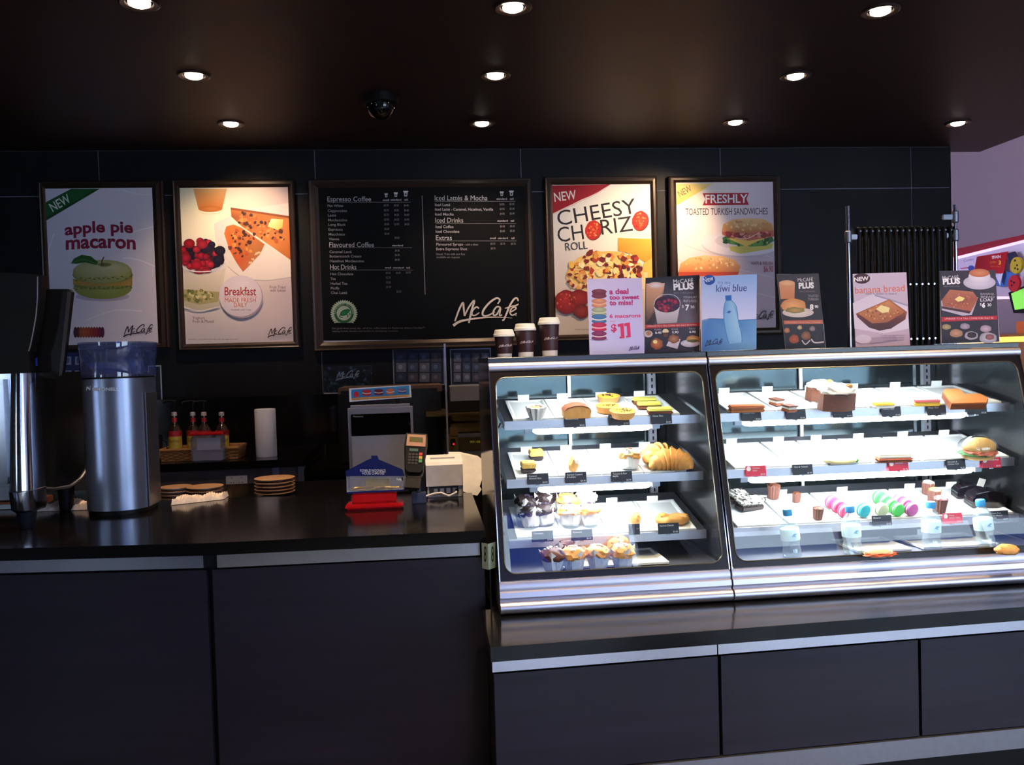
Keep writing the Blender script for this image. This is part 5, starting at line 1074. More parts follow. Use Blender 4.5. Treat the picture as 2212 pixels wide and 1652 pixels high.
obj('rear_rail', MB().box(x_l, YS+stp*0.42, rows[0]-0.02, x_r, YS+stp*0.42+0.01, rows[0]+0.02).box(x_l, YS+stp*0.42, rows[2]-0.02, x_r, YS+stp*0.42+0.01, rows[2]+0.02), M_black, t, smooth=0, kind='stuff')

# ------------------------------------------------------------------ the neighbouring counter seen past the wall end
XR = 5.56
XN = (-1, 0, 0)
def far_art(x=XR-0.01): return Art((x, 0, 0), XN)
def flat_thing(name, label, cat, pts, x, th, m, artf=None, group=None):
    P_ = [on_x(a, b, x) for a, b in pts]; c = P_[0]
    t = thing(name, label, cat, (x, sum(p.y for p in P_)/len(P_), min(p.z for p in P_)), group=group)
    n = len(P_); vs = [(x, p.y, p.z) for p in P_]+[(x+th, p.y, p.z) for p in P_]
    obj('board', MB().add(vs, [tuple(range(n)), tuple(range(2*n-1, n-1, -1))]+[(i, (i+1) % n, n+(i+1) % n, n+i) for i in range(n)]), m, t, smooth=0)
    if artf: A = far_art(x); artf(A); A.build(t)
    return t
def lit_menu(A):
    A.poly([(2060, 562), (2212, 524), (2230, 520), (2230, 640), (2070, 640)], [(226, 206, 226), (230, 214, 230), (230, 214, 230), (214, 190, 200), (206, 180, 196)]); A.text('Combo', 2082, 566, 5, (110, 90, 150), rot=-0.2); A.stroke([(2075, 580), (2090, 578), (2105, 576)], 2, (196, 60, 90)); A.ell(2098, 579, 7, 6, (70, 90, 170))
flat_thing('lit_menu_panel', 'pale lit menu panel under the red band, far right', 'menu board', [(2058, 556), (2235, 512), (2235, 645), (2062, 648)], 5.56, 0.01, mat('lit_menu_white', (226, 206, 226), emit=0.8), lit_menu)
def red_flag(A):
    A.poly([(2110, 555), (2176, 545), (2168, 590), (2104, 586)], [(150, 24, 30), (190, 26, 36), (206, 30, 40), (150, 24, 30)]); A.text('SPAIN', 2143, 559, 6, (240, 226, 220), w=19, rot=-0.12, bold=0.03); A.text('COMBO', 2138, 569, 4, (236, 150, 40), w=14, rot=-0.1); A.text('3', 2157, 571, 8, (250, 196, 40), bold=0.04); A.text('EXTRA VALUE', 2140, 577, 3, (236, 130, 40), w=22)
flat_thing('red_pennant', 'red hanging flag with small white and yellow print', 'flag', [(2111, 554), (2177, 543), (2167, 591), (2104, 588)], 5.50, 0.006, mat('flag_red', (190, 24, 36), 0.5), red_flag)
flat_thing('white_pennant', 'small white triangular pennant below the red flag', 'flag', [(2150, 594), (2166, 590), (2160, 617)], 5.48, 0.004, mat('flag_white', (232, 226, 240), 0.5))
flat_thing('blue_cloth', 'blue drape behind the round spotted faces', 'drape', [(2150, 600), (2170, 585), (2196, 590), (2194, 612), (2166, 620), (2150, 617)], 5.52, 0.01, mat('blue_drape', (70, 110, 180), 0.6))
def ball(label, px, py, rpx, rgb, spots):
    c = on_x(px, py, 5.44); r = rpx/FPX*c.y*1.0; t = thing('spotted_cutout', label, 'decoration', (c.x, c.y, c.z), group=None)
    obj('disc', MB().lathe([(r, -0.012), (r*1.02, 0), (r, 0.012)], n=28, axis='x'), mat('cutout_'+label.split()[1], rgb, 0.5), t, world=False)
    for i, (u, v) in enumerate(spots): obj('spot', MB().lathe([(r*0.13, -0.016), (r*0.1, -0.0125)], (0, u*r, v*r), 10, 'x'), mat('black_spot', (20, 16, 20), 0.5), t, world=False)
ball('round yellow cutout with black dots', 2197, 573, 19, (206, 176, 30), [(-0.25, 0.0), (0.1, -0.35), (-0.35, -0.5), (0.1, 0.6)]); ball('round red cutout with black dots', 2192, 612, 19, (200, 24, 36), [(0.35, 0.3), (-0.1, 0.1), (0.3, -0.2)])
flat_thing('navy_pennant', 'dark navy flag above the yellow cutout', 'flag', [(2176, 547), (2192, 543), (2207, 568), (2180, 570)], 5.50, 0.006, mat('flag_navy', (26, 30, 60), 0.5))
flat_thing('green_screen', 'bright green lit panel in a tilted dark frame', 'screen', [(2184, 634), (2222, 618), (2226, 664), (2192, 669)], 5.535, 0.02, mat('green_lit', (130, 216, 80), emit=0.75))
flat_thing('screen_frame', 'dark tilted frame around the bright green panel', 'frame', [(2178, 632), (2225, 612), (2228, 676), (2189, 676)], 5.556, 0.003, M_black)
flat_thing('small_picture', 'small amber picture frame above the glowing shelf', 'picture', [(2195, 695), (2225, 692), (2225, 722), (2196, 722)], 5.54, 0.02, mat('amber_picture_glow', (170, 80, 30), emit=0.4))  # weak amber glow put into the picture's surface by emission
a = on_x(2163, 722, 5.3)
t = thing('glowing_shelf', 'warm amber lit shelf edge beyond the case', 'shelf', (5.3, 8.0, a.z-0.08))
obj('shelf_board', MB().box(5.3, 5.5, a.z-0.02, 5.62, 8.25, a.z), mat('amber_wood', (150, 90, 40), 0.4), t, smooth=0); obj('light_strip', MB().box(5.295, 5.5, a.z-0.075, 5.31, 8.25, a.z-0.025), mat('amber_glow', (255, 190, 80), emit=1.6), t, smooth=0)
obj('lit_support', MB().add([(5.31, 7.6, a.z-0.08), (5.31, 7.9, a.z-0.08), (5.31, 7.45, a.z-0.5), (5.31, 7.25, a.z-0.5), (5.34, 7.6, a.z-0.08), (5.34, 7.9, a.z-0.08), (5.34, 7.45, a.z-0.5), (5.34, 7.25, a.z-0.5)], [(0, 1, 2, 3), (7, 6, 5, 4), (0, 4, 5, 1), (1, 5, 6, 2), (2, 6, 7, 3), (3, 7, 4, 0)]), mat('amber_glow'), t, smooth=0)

# ================================================================== ON THE TALL COUNTER
LZ = 0.9405
# ---- coffee grinder
gx, gy = -1.215, 3.52
t = thing('coffee_grinder', 'tall silver coffee grinder with a clear bean hopper', 'coffee grinder', (gx, gy, LZ))
M_silver = mat('silver_paint', (140, 148, 168), 0.3, 0.75, noise_amt=0.1, noise_scale=300)
def dsec(w, f, b, n=14, inset=0.0):
    # D-shaped plan outline: rounded front, straight sides and back
    pts = []
    for i in range(n+1):
        a = pi+pi*i/n; pts.append(((w-inset)*cos(a), -(b*0.0)+ (f-inset)*sin(a)*0.85-0.0))
    pts += [(w-inset, b-inset), (-(w-inset), b-inset)]
    return pts
sec = [(x+gx, y+gy) for x, y in dsec(0.118, 0.115, 0.13)]
ztop = on_y(240, 818, gy-0.1).z; zh = on_y(240, 741, gy-0.1).z; zl = on_y(240, 776, gy-0.1).z
obj('body', MB().prism(sec, LZ+0.018, ztop, 'z'), M_silver, t, smooth=40)
obj('black_foot', MB().prism([(gx+(x-gx)*0.94, gy+(y-gy)*0.94) for x, y in sec], LZ, LZ+0.0178, 'z'), M_black, t, smooth=40)
obj('top_gasket', MB().prism([(gx+(x-gx)*0.985, gy+(y-gy)*0.985) for x, y in sec], ztop+0.0002, ztop+0.006, 'z'), M_black, t, smooth=40)
sh = [(x+gx, y+gy) for x, y in dsec(0.121, 0.118, 0.13)]
M_hop = glass('hopper_plastic', (216, 222, 244), 0.10, 0.03, 0.10, (150, 165, 225))
n = len(sh); v = []
for z, k in ((ztop+0.007, 1.0), (zl, 1.0), (zl+0.003, 1.02), (zh, 1.04)):
    v += [(gx+(x-gx)*k, gy+(y-gy)*k, z) for x, y in sh]
f = [(j*n+i, j*n+(i+1) % n, (j+1)*n+(i+1) % n, (j+1)*n+i) for j in range(3) for i in range(n)]
obj('bean_hopper', MB().add(v, f+[tuple(range(n))]), M_hop, t, smooth=40)
obj('hopper_lid', MB().prism([(gx+(x-gx)*1.05, gy+(y-gy)*1.05) for x, y in sh], zh, zh+0.006, 'z'), M_hop, t, smooth=40)
obj('hopper_divider', MB().box(gx+0.045, gy-0.09, ztop+0.008, gx+0.048, gy+0.12, zh-0.002), M_hop, t, smooth=0)
obj('beans', MB().prism([(gx+(x-gx)*0.96, gy+(y-gy)*0.96) for x, y in sh], ztop+0.008, ztop+0.016, 'z'), mat('coffee_beans', (50, 40, 60), 0.5, noise_scale=120, bump=1), t, smooth=40, kind='stuff')
obj('inner_funnel', MB().lathe([(0.04, ztop+0.017), (0.09, zl-0.01), (0.088, zl-0.01), (0.036, ztop+0.019)], (gx-0.02, gy, 0), 24), M_hop, t)
obj('side_panel', MB().box(gx+0.119, gy-0.02, LZ+0.02, gx+0.124, gy+0.12, ztop-0.06), M_steelD, t, smooth=0)
def gfn(x, y, l):
    p = on_y(x, y, gy-0.1); dx = max(-0.11, min(0.11, p.x-gx)); yy = gy-0.115*0.85*math.sqrt(max(0, 1-(dx/0.118)**2))-0.0006-l
    return on_y(x, y, yy)
A = Art((0, 0, 0), NY, fn=gfn); c = (206, 210, 222)
A.stroke([(187, 843), (188, 835)], 1.6, c); A.stroke([(188, 835), (194, 842)], 2.2, c); A.stroke([(194, 843), (195, 834)], 1.6, c); A.text('SIMONELLI', 199, 844, 6.5, c, w=61, bold=0.02, rot=-0.01); A.build(t)

# ---- espresso machine (its right-hand end is in view) and the black screen on it
t = thing('espresso_machine', 'large steel espresso machine cut by the left picture edge', 'coffee machine', (-1.85, 3.45, LZ))
M_mirror = mat('polished_steel', (226, 230, 240), 0.16, 1.0, noise_amt=0.03)
M_endp = mat('dark_polished_side', (66, 62, 62), 0.16, 0.85, noise_amt=0.1, noise_scale=3)
pr = [(3.30, 1.075), (3.42, 1.055), (3.56, 1.045), (3.66, 1.06), (3.76, 1.10), (3.86, 1.165), (3.94, 1.25), (3.94, 1.44), (3.90, 1.50), (3.30, 1.50)]
obj('end_panel', MB().prism(pr, -1.83, -1.80, 'x'), M_endp, t, smooth=30)
obj('end_panel_edge', MB().tube([(-1.798, y, z) for y, z in [(3.32, 1.072), (3.42, 1.055), (3.56, 1.045), (3.66, 1.06), (3.76, 1.10), (3.86, 1.165), (3.94, 1.25), (3.94, 1.30)]], 0.006, 8), M_steelD, t)
obj('body_shell', MB().bbox(-2.75, 3.32, 1.10, -1.832, 3.90, 1.50, 0.02), M_mirror, t)
col_ = []
for z, hw, yf in ((1.00, 0.036, 3.22), (1.01, 0.041, 3.205), (1.075, 0.043, 3.195), (1.0785, 0.0435, 3.195), (1.08, 0.041, 3.20), (1.083, 0.041, 3.20), (1.30, 0.037, 3.215), (1.50, 0.034, 3.235)):
    pts = []
    for i in range(13): a = pi+pi*i/12; pts.append((-1.835+hw*cos(a), yf+0.04+0.042*sin(a), z))
    pts += [(-1.835+hw, 3.33, z), (-1.835-hw, 3.33, z)]; col_.append(pts)
n = 15; v = [p for r in col_ for p in r]; f = [(j*n+i, j*n+(i+1) % n, (j+1)*n+(i+1) % n, (j+1)*n+i) for j in range(len(col_)-1) for i in range(n)]+[tuple(range(n)), tuple(range((len(col_)-1)*n, len(col_)*n))]
obj('front_column', MB().add(v, f), M_mirror, t, smooth=40)
for x, y in ((-1.83, 3.25), (-1.84, 3.62), (-2.6, 3.35), (-2.6, 3.8)):
    top = 1.0 if y < 3.3 else 1.06
    obj('foot', MB().lathe([(0.024, LZ), (0.026, LZ+0.006), (0.034, top), (0.03, top+0.001)], (x, y, 0), 24), M_black if y > 3.3 else mat('dark_foot', (50, 54, 66), 0.25, 0.6), t)
obj('drip_tray', MB().bbox(-2.7, 3.34, 1.03, -1.9, 3.86, 1.09, 0.01), M_steelD, t)
obj('back_cladding', MB().prism([(-2.75, 1.10), (-1.90, 1.10), (-1.90, 1.48), (-2.75, 1.48)], 3.27, 3.318, 'y'), M_mirror, t, smooth=0)
t.location.x += 0.385
t = thing('order_screen', 'black order screen standing on top of the espresso machine', 'monitor', (-1.88, 3.45, 1.501))
def quadslab(name, q, y, th, m, par, sub=None):
    P_ = [on_y(a, b, y) for a, b in q]; n = len(P_)
    return obj(name, MB().add([(p.x, y, p.z) for p in P_]+[(p.x, y+th, p.z) for p in P_], [tuple(range(n)), tuple(range(2*n-1, n-1, -1))]+[(i, (i+1) % n, n+(i+1) % n, n+i) for i in range(n)]), m, par, smooth=30)
quadslab('rear_housing', [(93, 624), (148, 624), (154, 630), (153, 640), (134, 806), (128, 818), (60, 818), (62, 640)], 3.44, 0.03, M_blackM, t)
quadslab('screen_bezel', [(146, 628), (154, 632), (134, 810), (127, 812)], 3.432, 0.007, mat('bezel_plastic', (44, 34, 36), 0.3), t)
quadslab('front_shell', [(-60, 585), (78, 592), (90, 594), (86, 650), (76, 720), (62, 760), (66, 822), (-60, 822)], 3.36, 0.05, M_black, t)
obj('edge_trim', MB().tube([on_y(a, b, 3.358) for a, b in ((81, 597), (81, 640), (78, 680), (72, 715), (66, 745), (62, 758))], 0.003, 8), mat('trim_grey', (110, 100, 100), 0.3, 0.5), t)
A = Art((0, 3.43, 0), NY)
A.poly([(79, 726), (81, 732), (79, 744), (74, 742), (75, 734)], (226, 176, 40)); A.poly([(73, 745), (78, 743), (79, 750), (76, 760), (70, 752)], (206, 60, 36)); A.poly([(72, 780), (81, 770), (81, 790), (70, 790)], (40, 60, 160)); A.build(t, INK, ('sticker', 'lettering'))
# ribbed towels and wooden tamper mat
def towel(label, pts, z, m, seed):
    c = pts[0]; t = thing('ribbed_towel', label, 'towel', (c[0], c[1], z))
    mb = MB(); nx, ny = 40, 12; (x0, y0), (x1, y1), d = pts
    vs = []
    for j in range(ny+1):
        for i in range(nx+1):
            u = i/nx; w = j/ny
            x = x0+(x1-x0)*u; y = y0+(y1-y0)*u+d*w
            h = 0.016+0.011*sin(u*7+seed)*sin(w*4+seed)+(0.005 if i % 2 else 0)+0.004*sin(u*19+w*9)
            if j in (0, ny) or i in (0, nx): h = 0.001
            vs.append((x, y, z+h))
    obj('cloth', mb.add(vs, [(j*(nx+1)+i, j*(nx+1)+i+1, (j+1)*(nx+1)+i+1, (j+1)*(nx+1)+i) for j in range(ny) for i in range(nx)]), m, t, smooth=60)
M_tow = mat('towel_cotton', (226, 206, 190), 0.9, noise_amt=0.3, noise_scale=80)
towel('folded ribbed towel between the machine and the grinder', ((-1.62, 3.62), (-1.36, 3.60), 0.14), LZ, M_tow, 1); towel('crumpled ribbed towel on the right of the grinder', ((-1.05, 3.62), (-0.86, 3.72), 0.1), LZ, M_tow, 3)
t = thing('tamping_board', 'orange-brown wooden board behind the machine feet', 'board', (-2.0, 3.78, LZ)); obj('board_body', MB().bbox(-2.5, 3.72, LZ+0.001, -1.62, 3.9, LZ+0.03, 0.004), mat('orange_wood', (170, 96, 52), 0.5, stretch=(1, 8, 8)), t); obj('metal_edge', MB().box(-2.5, 3.712, LZ+0.002, -1.62, 3.718, LZ+0.02), M_steelD, t, smooth=0)

# ---- donation box (house-shaped header over a clear coin box)
dx, dy = -0.205, 3.32
t = thing('donation_box', 'clear coin donation box with navy house-shaped header', 'donation box', (dx, dy, LZ))
M_navy = mat('navy_plastic', (22, 30, 96), 0.25); M_redp = mat('red_plastic', (190, 20, 28), 0.2)
obj('red_base', MB().bbox(dx-0.11, dy-0.035, LZ, dx+0.11, dy+0.06, LZ+0.022, 0.008), M_redp, t)
obj('base_support', MB().bbox(dx-0.085, dy-0.012, LZ+0.0222, dx+0.085, dy+0.04, LZ+0.062, 0.006), M_redp, t)
def P3(px, py, y): p = on_y(px, py, y); return (p.x, p.z)
zb = LZ+0.063; q = [P3(748, 1032, dy), P3(872, 1032, dy)]
wx0, wx1 = q[0][0], q[1][0]; zm = q[0][1]
obj('navy_tray', MB().box(wx0, dy-0.012, zb, wx1, dy+0.046, zb+0.006), M_navy, t, smooth=0)
obj('coin_box', MB().box(wx0+0.001, dy-0.010, zb+0.0062, wx1-0.001, dy+0.044, zm+0.02), glass('coin_box_clear', (232, 236, 246), 0.09, 0.02, 0.16), t, smooth=0)
obj('coins', MB().lump((dx+0.0, dy+0.018, zb+0.012), (0.08, 0.02, 0.01), 4, 0.5, 5, -0.5), mat('coins_gold', (176, 140, 70), 0.3, 0.8, noise_scale=300, noise_amt=0.6), t, kind='stuff')
obj('bank_note', MB().box(dx-0.03, dy+0.005, zb+0.02, dx+0.06, dy+0.007, zb+0.05), mat('note_yellow', (190, 160, 70), 0.6), t, smooth=0)
hd = [P3(a, b, dy-0.012) for a, b in ((747, 1028), (746, 1018), (792, 994), (802, 990), (802, 984), (815, 984), (818, 992), (870, 1014), (874, 1028))]
obj('house_header', MB().prism(hd, dy-0.014, dy-0.0105, 'y'), M_navy, t, smooth=0)
A = Art((0, dy-0.0145, 0), NY, (680, 740, 4.3475)); c = (226, 230, 240)
A.text('RONALD McDONALD', 428, 1212, 24, c, w=236); A.text('HOUSE CHARITIES', 448, 1238, 24, c, w=204); A.text('®', 654, 1222, 10, c); A.build(t)
A = Art((0, dy-0.0105, 0), NY, (680, 740, 4.3475)); A.text('help', 770, 1292, 22, (230, 234, 244), w=50, bold=0.02); A.ell(822, 1280, 8, 16, (20, 20, 26)); A.build(t, INK, ('printed_mark', 'lettering'))

# ---- card reader on its pole
rx_, ry_ = -0.035, 3.40
t = thing('card_reader', 'card payment terminal with keypad on a dark pole', 'card reader', (rx_, ry_, LZ))
M_grey = mat('blue_grey_metal', (70, 78, 100), 0.35, 0.3)
obj('base_block', MB().bbox(rx_-0.028, ry_-0.02, LZ, rx_+0.028, ry_+0.035, LZ+0.042, 0.003), M_grey, t); obj('pole', MB().bbox(rx_-0.008, ry_+0.0, LZ+0.0425, rx_+0.008, ry_+0.016, LZ+0.14, 0.002), M_grey, t); obj('rear_pole', MB().bbox(rx_-0.026, ry_+0.02, LZ+0.0425, rx_+0.026, ry_+0.03, LZ+0.15, 0.002), M_black, t)
Mr = Matrix.Translation((rx_-0.008, ry_-0.01, LZ+0.205)) @ Matrix.Rotation(0.10, 4, 'Y') @ Matrix.Rotation(-0.42, 4, 'X')
def ro(nm, pts, y0, y1, m): return obj(nm, MB().prism(pts, y0, y1, 'y').xf(Mr), m, t, smooth=30)
ro('holder_shell', [(-0.036, -0.085), (-0.024, -0.105), (0.024, -0.105), (0.036, -0.085), (0.046, 0.03), (0.042, 0.078), (-0.042, 0.078), (-0.046, 0.03)], 0.006, 0.035, M_blackM)
ro('terminal_body', [(-0.034, -0.076), (-0.022, -0.088), (0.022, -0.088), (0.034, -0.076), (0.041, 0.02), (0.038, 0.07), (-0.038, 0.07), (-0.041, 0.02)], -0.012, 0.0058, mat('terminal_grey', (30, 28, 32), 0.7, spec=0.2))
ro('copper_surround', [(-0.038, 0.018), (0.038, 0.018), (0.036, 0.066), (-0.036, 0.066)], -0.0145, -0.0122, mat('warm_silver', (170, 130, 112), 0.5, 0.6))
ro('display', [(-0.027, 0.034), (0.027, 0.034), (0.026, 0.055), (-0.026, 0.055)], -0.0155, -0.0147, mat('olive_lcd', (90, 84, 20), 0.2))
for r in range(4):
    for k in range(3): ro('key', [(-0.026+k*0.0135, -0.020-r*0.012), (-0.016+k*0.0135, -0.020-r*0.012), (-0.016+k*0.0135, -0.012-r*0.012), (-0.026+k*0.0135, -0.012-r*0.012)], -0.0145, -0.0122, mat('keypad_dark', (70, 62, 66), 0.7))
for r, (cn, cr) in enumerate((('red', (196, 40, 50)), ('yellow', (206, 180, 50)), ('green', (70, 160, 80)))): ro('key', [(0.015, -0.019-r*0.014), (0.028, -0.019-r*0.014), (0.028, -0.008-r*0.014), (0.015, -0.008-r*0.014)], -0.0145, -0.0122, mat('key_'+cn, cr, 0.4))['label'] = cn+' key'
ro('function_keys', [(-0.024, -0.003), (0.010, -0.003), (0.010, 0.008), (-0.024, 0.008)], -0.0140, -0.0122, mat('teal_keys', (40, 90, 84), 0.4))
ro('lower_cup', [(-0.03, -0.145), (0.024, -0.145), (0.03, -0.106), (-0.032, -0.106)], 0.008, 0.04, M_blackM)

# ---- white receipt printer with cable, paper sheaf beside it
X0 = on_y(921, 1060, 3.50).x; X1 = on_y(1001, 1060, 3.50).x
t = thing('receipt_printer', 'white receipt printer facing backwards on the counter end', 'printer', ((X0+X1)/2, 3.56, LZ))
M_prn = mat('ivory_plastic', (222, 218, 222), 0.4)
zt_ = on_y(960, 990, 3.56).z
prf = [(3.50, LZ+0.001), (3.50, zt_-0.02), (3.51, zt_-0.008), (3.54, zt_), (3.66, zt_+0.006), (3.66, LZ+0.001)]
prf2 = [(3.50, LZ+0.048), (3.50, zt_-0.02), (3.51, zt_-0.008), (3.54, zt_), (3.66, zt_+0.006), (3.66, LZ+0.048)]
obj('housing', MB().prism(prf2, X0, X1, 'x'), M_prn, t, smooth=25); obj('lower_housing', MB().bbox(X0+0.004, 3.515, LZ, X1, 3.66, LZ+0.0475, 0.003), M_prn, t)
obj('lid_panel', MB().prism([(X0+0.02, 3.545), (X1-0.03, 3.545), (X1-0.03, 3.60), (X0+0.02, 3.60)], zt_+0.001, zt_+0.007, 'z'), M_prn, t, smooth=0)
obj('port_recess', MB().box(X0+0.012, 3.509, LZ+0.012, X1-0.02, 3.5145, LZ+0.044), mat('port_dark', (40, 40, 48), 0.5), t, smooth=0)
for i in range(4): obj('socket', MB().box(X0+0.03+i*0.026, 3.500, LZ+0.018, X0+0.046+i*0.026, 3.5088, LZ+0.038), M_steelD, t, smooth=0)
obj('cable', MB().tube([(X0-0.01, 3.47, LZ+0.012), (X0+0.03, 3.475, LZ+0.022), (X0+0.06, 3.478, LZ+0.024), (X0+0.09, 3.472, LZ+0.010), (X0+0.12, 3.48, LZ+0.022), (X0+0.125, 3.499, LZ+0.03)], 0.0045, 8), M_prn, t)
obj('black_plug', MB().bbox(X0+0.117, 3.484, LZ+0.022, X0+0.132, 3.4995, LZ+0.036, 0.003), M_black, t)

# ================================================================== STAFF SIDE: TILL, SHELVES, BOTTLES
# ---- till monitor with its back to the room, macaron strip on top
Y = 3.72
def rect_px(x0, y0, x1, y1, y): a = on_y(x0, y0, y); b = on_y(x1, y1, y); return a.x, b.x, b.z, a.z
t = thing('till_monitor', 'grey till monitor with black customer display facing out', 'monitor', (on_y(822, 1060, Y).x, Y+0.05, LZ))
M_till = mat('till_grey', (120, 118, 134), 0.4, noise_amt=0.05); M_till2 = mat('till_light_grey', (142, 142, 156), 0.45)
x0, x1, z0, z1 = rect_px(750, 877, 897, 1066, Y); z0 = LZ+0.004
obj('outer_shell', MB().bbox(x0, Y, z0, x1, Y+0.07, z1, 0.012), M_till, t)
a0, a1, b0, b1 = rect_px(758, 895, 888, 938, Y); obj('customer_display', MB().bbox(a0, Y-0.006, b0, a1, Y-0.0004, b1, 0.002), mat('display_glass_black', (6, 6, 8), 0.06), t)
a0, a1, b0, b1 = rect_px(759, 940, 886, 1064, Y); obj('lower_cover', MB().bbox(a0, Y-0.005, LZ+0.02, a1, Y-0.0004, b1, 0.003), M_till2, t)
A = Art((0, Y-0.0065, 0), NY); A.text('Panasonic', 763, 901, 3.6, (170, 170, 180), w=22); A.build(t)
obj('stand_foot', MB().bbox(x0+0.03, Y-0.02, LZ, x1-0.03, Y+0.12, LZ+0.0035, 0.001), M_black, t)
Y2 = Y+0.03
t = thing('macaron_strip_sign', 'small blue strip sign with five macarons above the till', 'sign', (on_y(820, 860, Y2).x, Y2, z1+0.001))
P_ = [on_y(a, b, Y2) for a, b in ((754, 839), (887, 831), (889, 858), (755, 868))]
obj('board', MB().add([(p.x, Y2, p.z) for p in P_]+[(p.x, Y2+0.004, p.z) for p in P_], [(0, 1, 2, 3), (7, 6, 5, 4), (0, 4, 5, 1), (1, 5, 6, 2), (2, 6, 7, 3), (3, 7, 4, 0)]), mat('sign_white', (226, 226, 232), 0.45), t, smooth=0)
obj('upright_support', MB().box(P_[3].x+0.05, Y2+0.001, z1+0.001, P_[3].x+0.07, Y2+0.0035, P_[3].z+0.01).box(P_[2].x-0.07, Y2+0.001, z1+0.001, P_[2].x-0.05, Y2+0.0035, P_[2].z+0.01), M_black, t, smooth=0, kind='stuff')
A = Art((0, Y2, 0), NY, (680, 740, 4.3475))
A.poly([(342, 442), (886, 402), (890, 508), (345, 540)], [(40, 130, 196), (60, 150, 206), (50, 120, 190), (50, 120, 190)]); A.poly([(345, 520), (888, 486), (890, 508), (345, 540)], (206, 160, 80)); A.text('Available in flavours: raspberry, chocolate, orange, blueberry', 358, 537, 11, (190, 60, 40), w=505, rot=-0.055)
A.ell(390, 486, 24, 28, (206, 30, 60)); macaron_pic(A, 488, 470, 90, 60, (200, 40, 70), (200, 40, 70)); macaron_pic(A, 600, 464, 88, 60, (120, 30, 60), (120, 30, 60)); macaron_pic(A, 708, 458, 84, 56, (226, 120, 90), (226, 130, 100)); macaron_pic(A, 820, 452, 80, 48, (120, 110, 170), (60, 90, 150)); A.build(t)
# ---- big black appliance behind the till
def boxpx(name, x0, y0, x1, y1, y, d, m, par, bev=0.004, zb=None):
    a0, a1, b0, b1 = rect_px(x0, y0, x1, y1, y); return obj(name, MB().bbox(a0, y, zb if zb is not None else b0, a1, y+d, b1, bev), m, par)
M_app = mat('appliance_black', (20, 20, 25), 0.35)
t = thing('back_appliance', 'large black drinks machine behind the till monitor', 'machine', (on_y(830, 1000, 5.1).x, 5.2, 0.9005))
boxpx('casing', 728, 845, 957, 1000, 5.1, 0.55, M_app, t, 0.02, 0.9005); boxpx('brown_top_tray', 730, 838, 955, 846, 5.14, 0.4, mat('brown_tray', (96, 70, 56), 0.5), t, 0.003)
boxpx('side_door', 800, 852, 948, 1000, 5.085, 0.0145, M_app, t, 0.003, 0.93); boxpx('round_dispenser', 712, 878, 728, 935, 5.12, 0.1, M_app, t, 0.01)
# ---- steel rack with the oven, the pale box and the black box
rk = thing('steel_rack', 'steel-edged rack holding the brass-lit oven', 'rack', (0.33, 5.0, 0))
for xa, xb, ya in ((959, 962, 742), (1041, 1044, 790)):
    a = on_y((xa+xb)/2, ya, 4.75); obj('upright', MB().box(a.x-0.005, 4.75, 0, a.x+0.005, 4.77, a.z), M_steel, rk, smooth=0)
xl = on_y(960, 900, 4.75).x; xr = on_y(1043, 900, 4.75).x
for py in (893, 998): a = on_y(1000, py, 4.76); obj('shelf', MB().box(xl-(0.1 if py < 900 else 0.0), 4.772, a.z-0.012, xr, 5.3, a.z), mat('yellowish_metal', (120, 100, 60), 0.3, 0.9), rk, smooth=0)
zs_ = on_y(1000, 893, 4.76).z; zo = on_y(1000, 998, 4.76).z
t = thing('toaster_oven', 'brass-tinted toaster oven with red-lit dial on the rack', 'oven', ((xl+xr)/2, 4.9, zo+0.001))
M_brass = mat('brass_steel', (170, 140, 86), 0.28, 0.9, noise_amt=0.15, noise_scale=10)
boxpx('oven_body', 963, 938, 1040, 977, 4.80, 0.4, M_steelD, t, 0.005, zo+0.001); boxpx('control_panel', 990, 945, 1039, 972, 4.793, 0.0065, mat('oven_panel', (52, 42, 24), 0.3), t, 0.002); boxpx('dial_plate', 966, 944, 989, 972, 4.79, 0.0095, M_brass, t, 0.004)
boxpx('dial_knob', 973, 948, 984, 963, 4.775, 0.0145, M_black, t, 0.004); boxpx('red_lamp', 978, 957, 982, 961, 4.7735, 0.0012, mat('red_lamp', (220, 30, 40), emit=1.2), t, 0.0005)
boxpx('upper_hood', 974, 915, 1040, 932, 4.82, 0.3, M_brass, t, 0.006); boxpx('chrome_door', 976, 894.5, 1040, 908, 4.80, 0.35, M_brass, t, 0.008); boxpx('hinge_post', 971, 922, 990, 942, 4.79, 0.05, M_brass, t, 0.004)
A = Art((0, 4.7925, 0), NY); A.text('000 158', 1015, 956, 4, (176, 180, 70), w=22, bold=0.03); A.build(t)
t = thing('pale_carton', 'pale grey carton on the rack above the oven', 'box', (on_y(1005, 865, 4.9).x, 5.0, zs_+0.06)); boxpx('carton', 972, 835, 1041, 866, 4.9, 0.3, mat('carton_grey', (112, 108, 118), 0.6), t, 0.003)
boxpx('black_base', 966, 867, 1041, 891.5, 4.88, 0.36, M_black, t, 0.003, zs_+0.001)
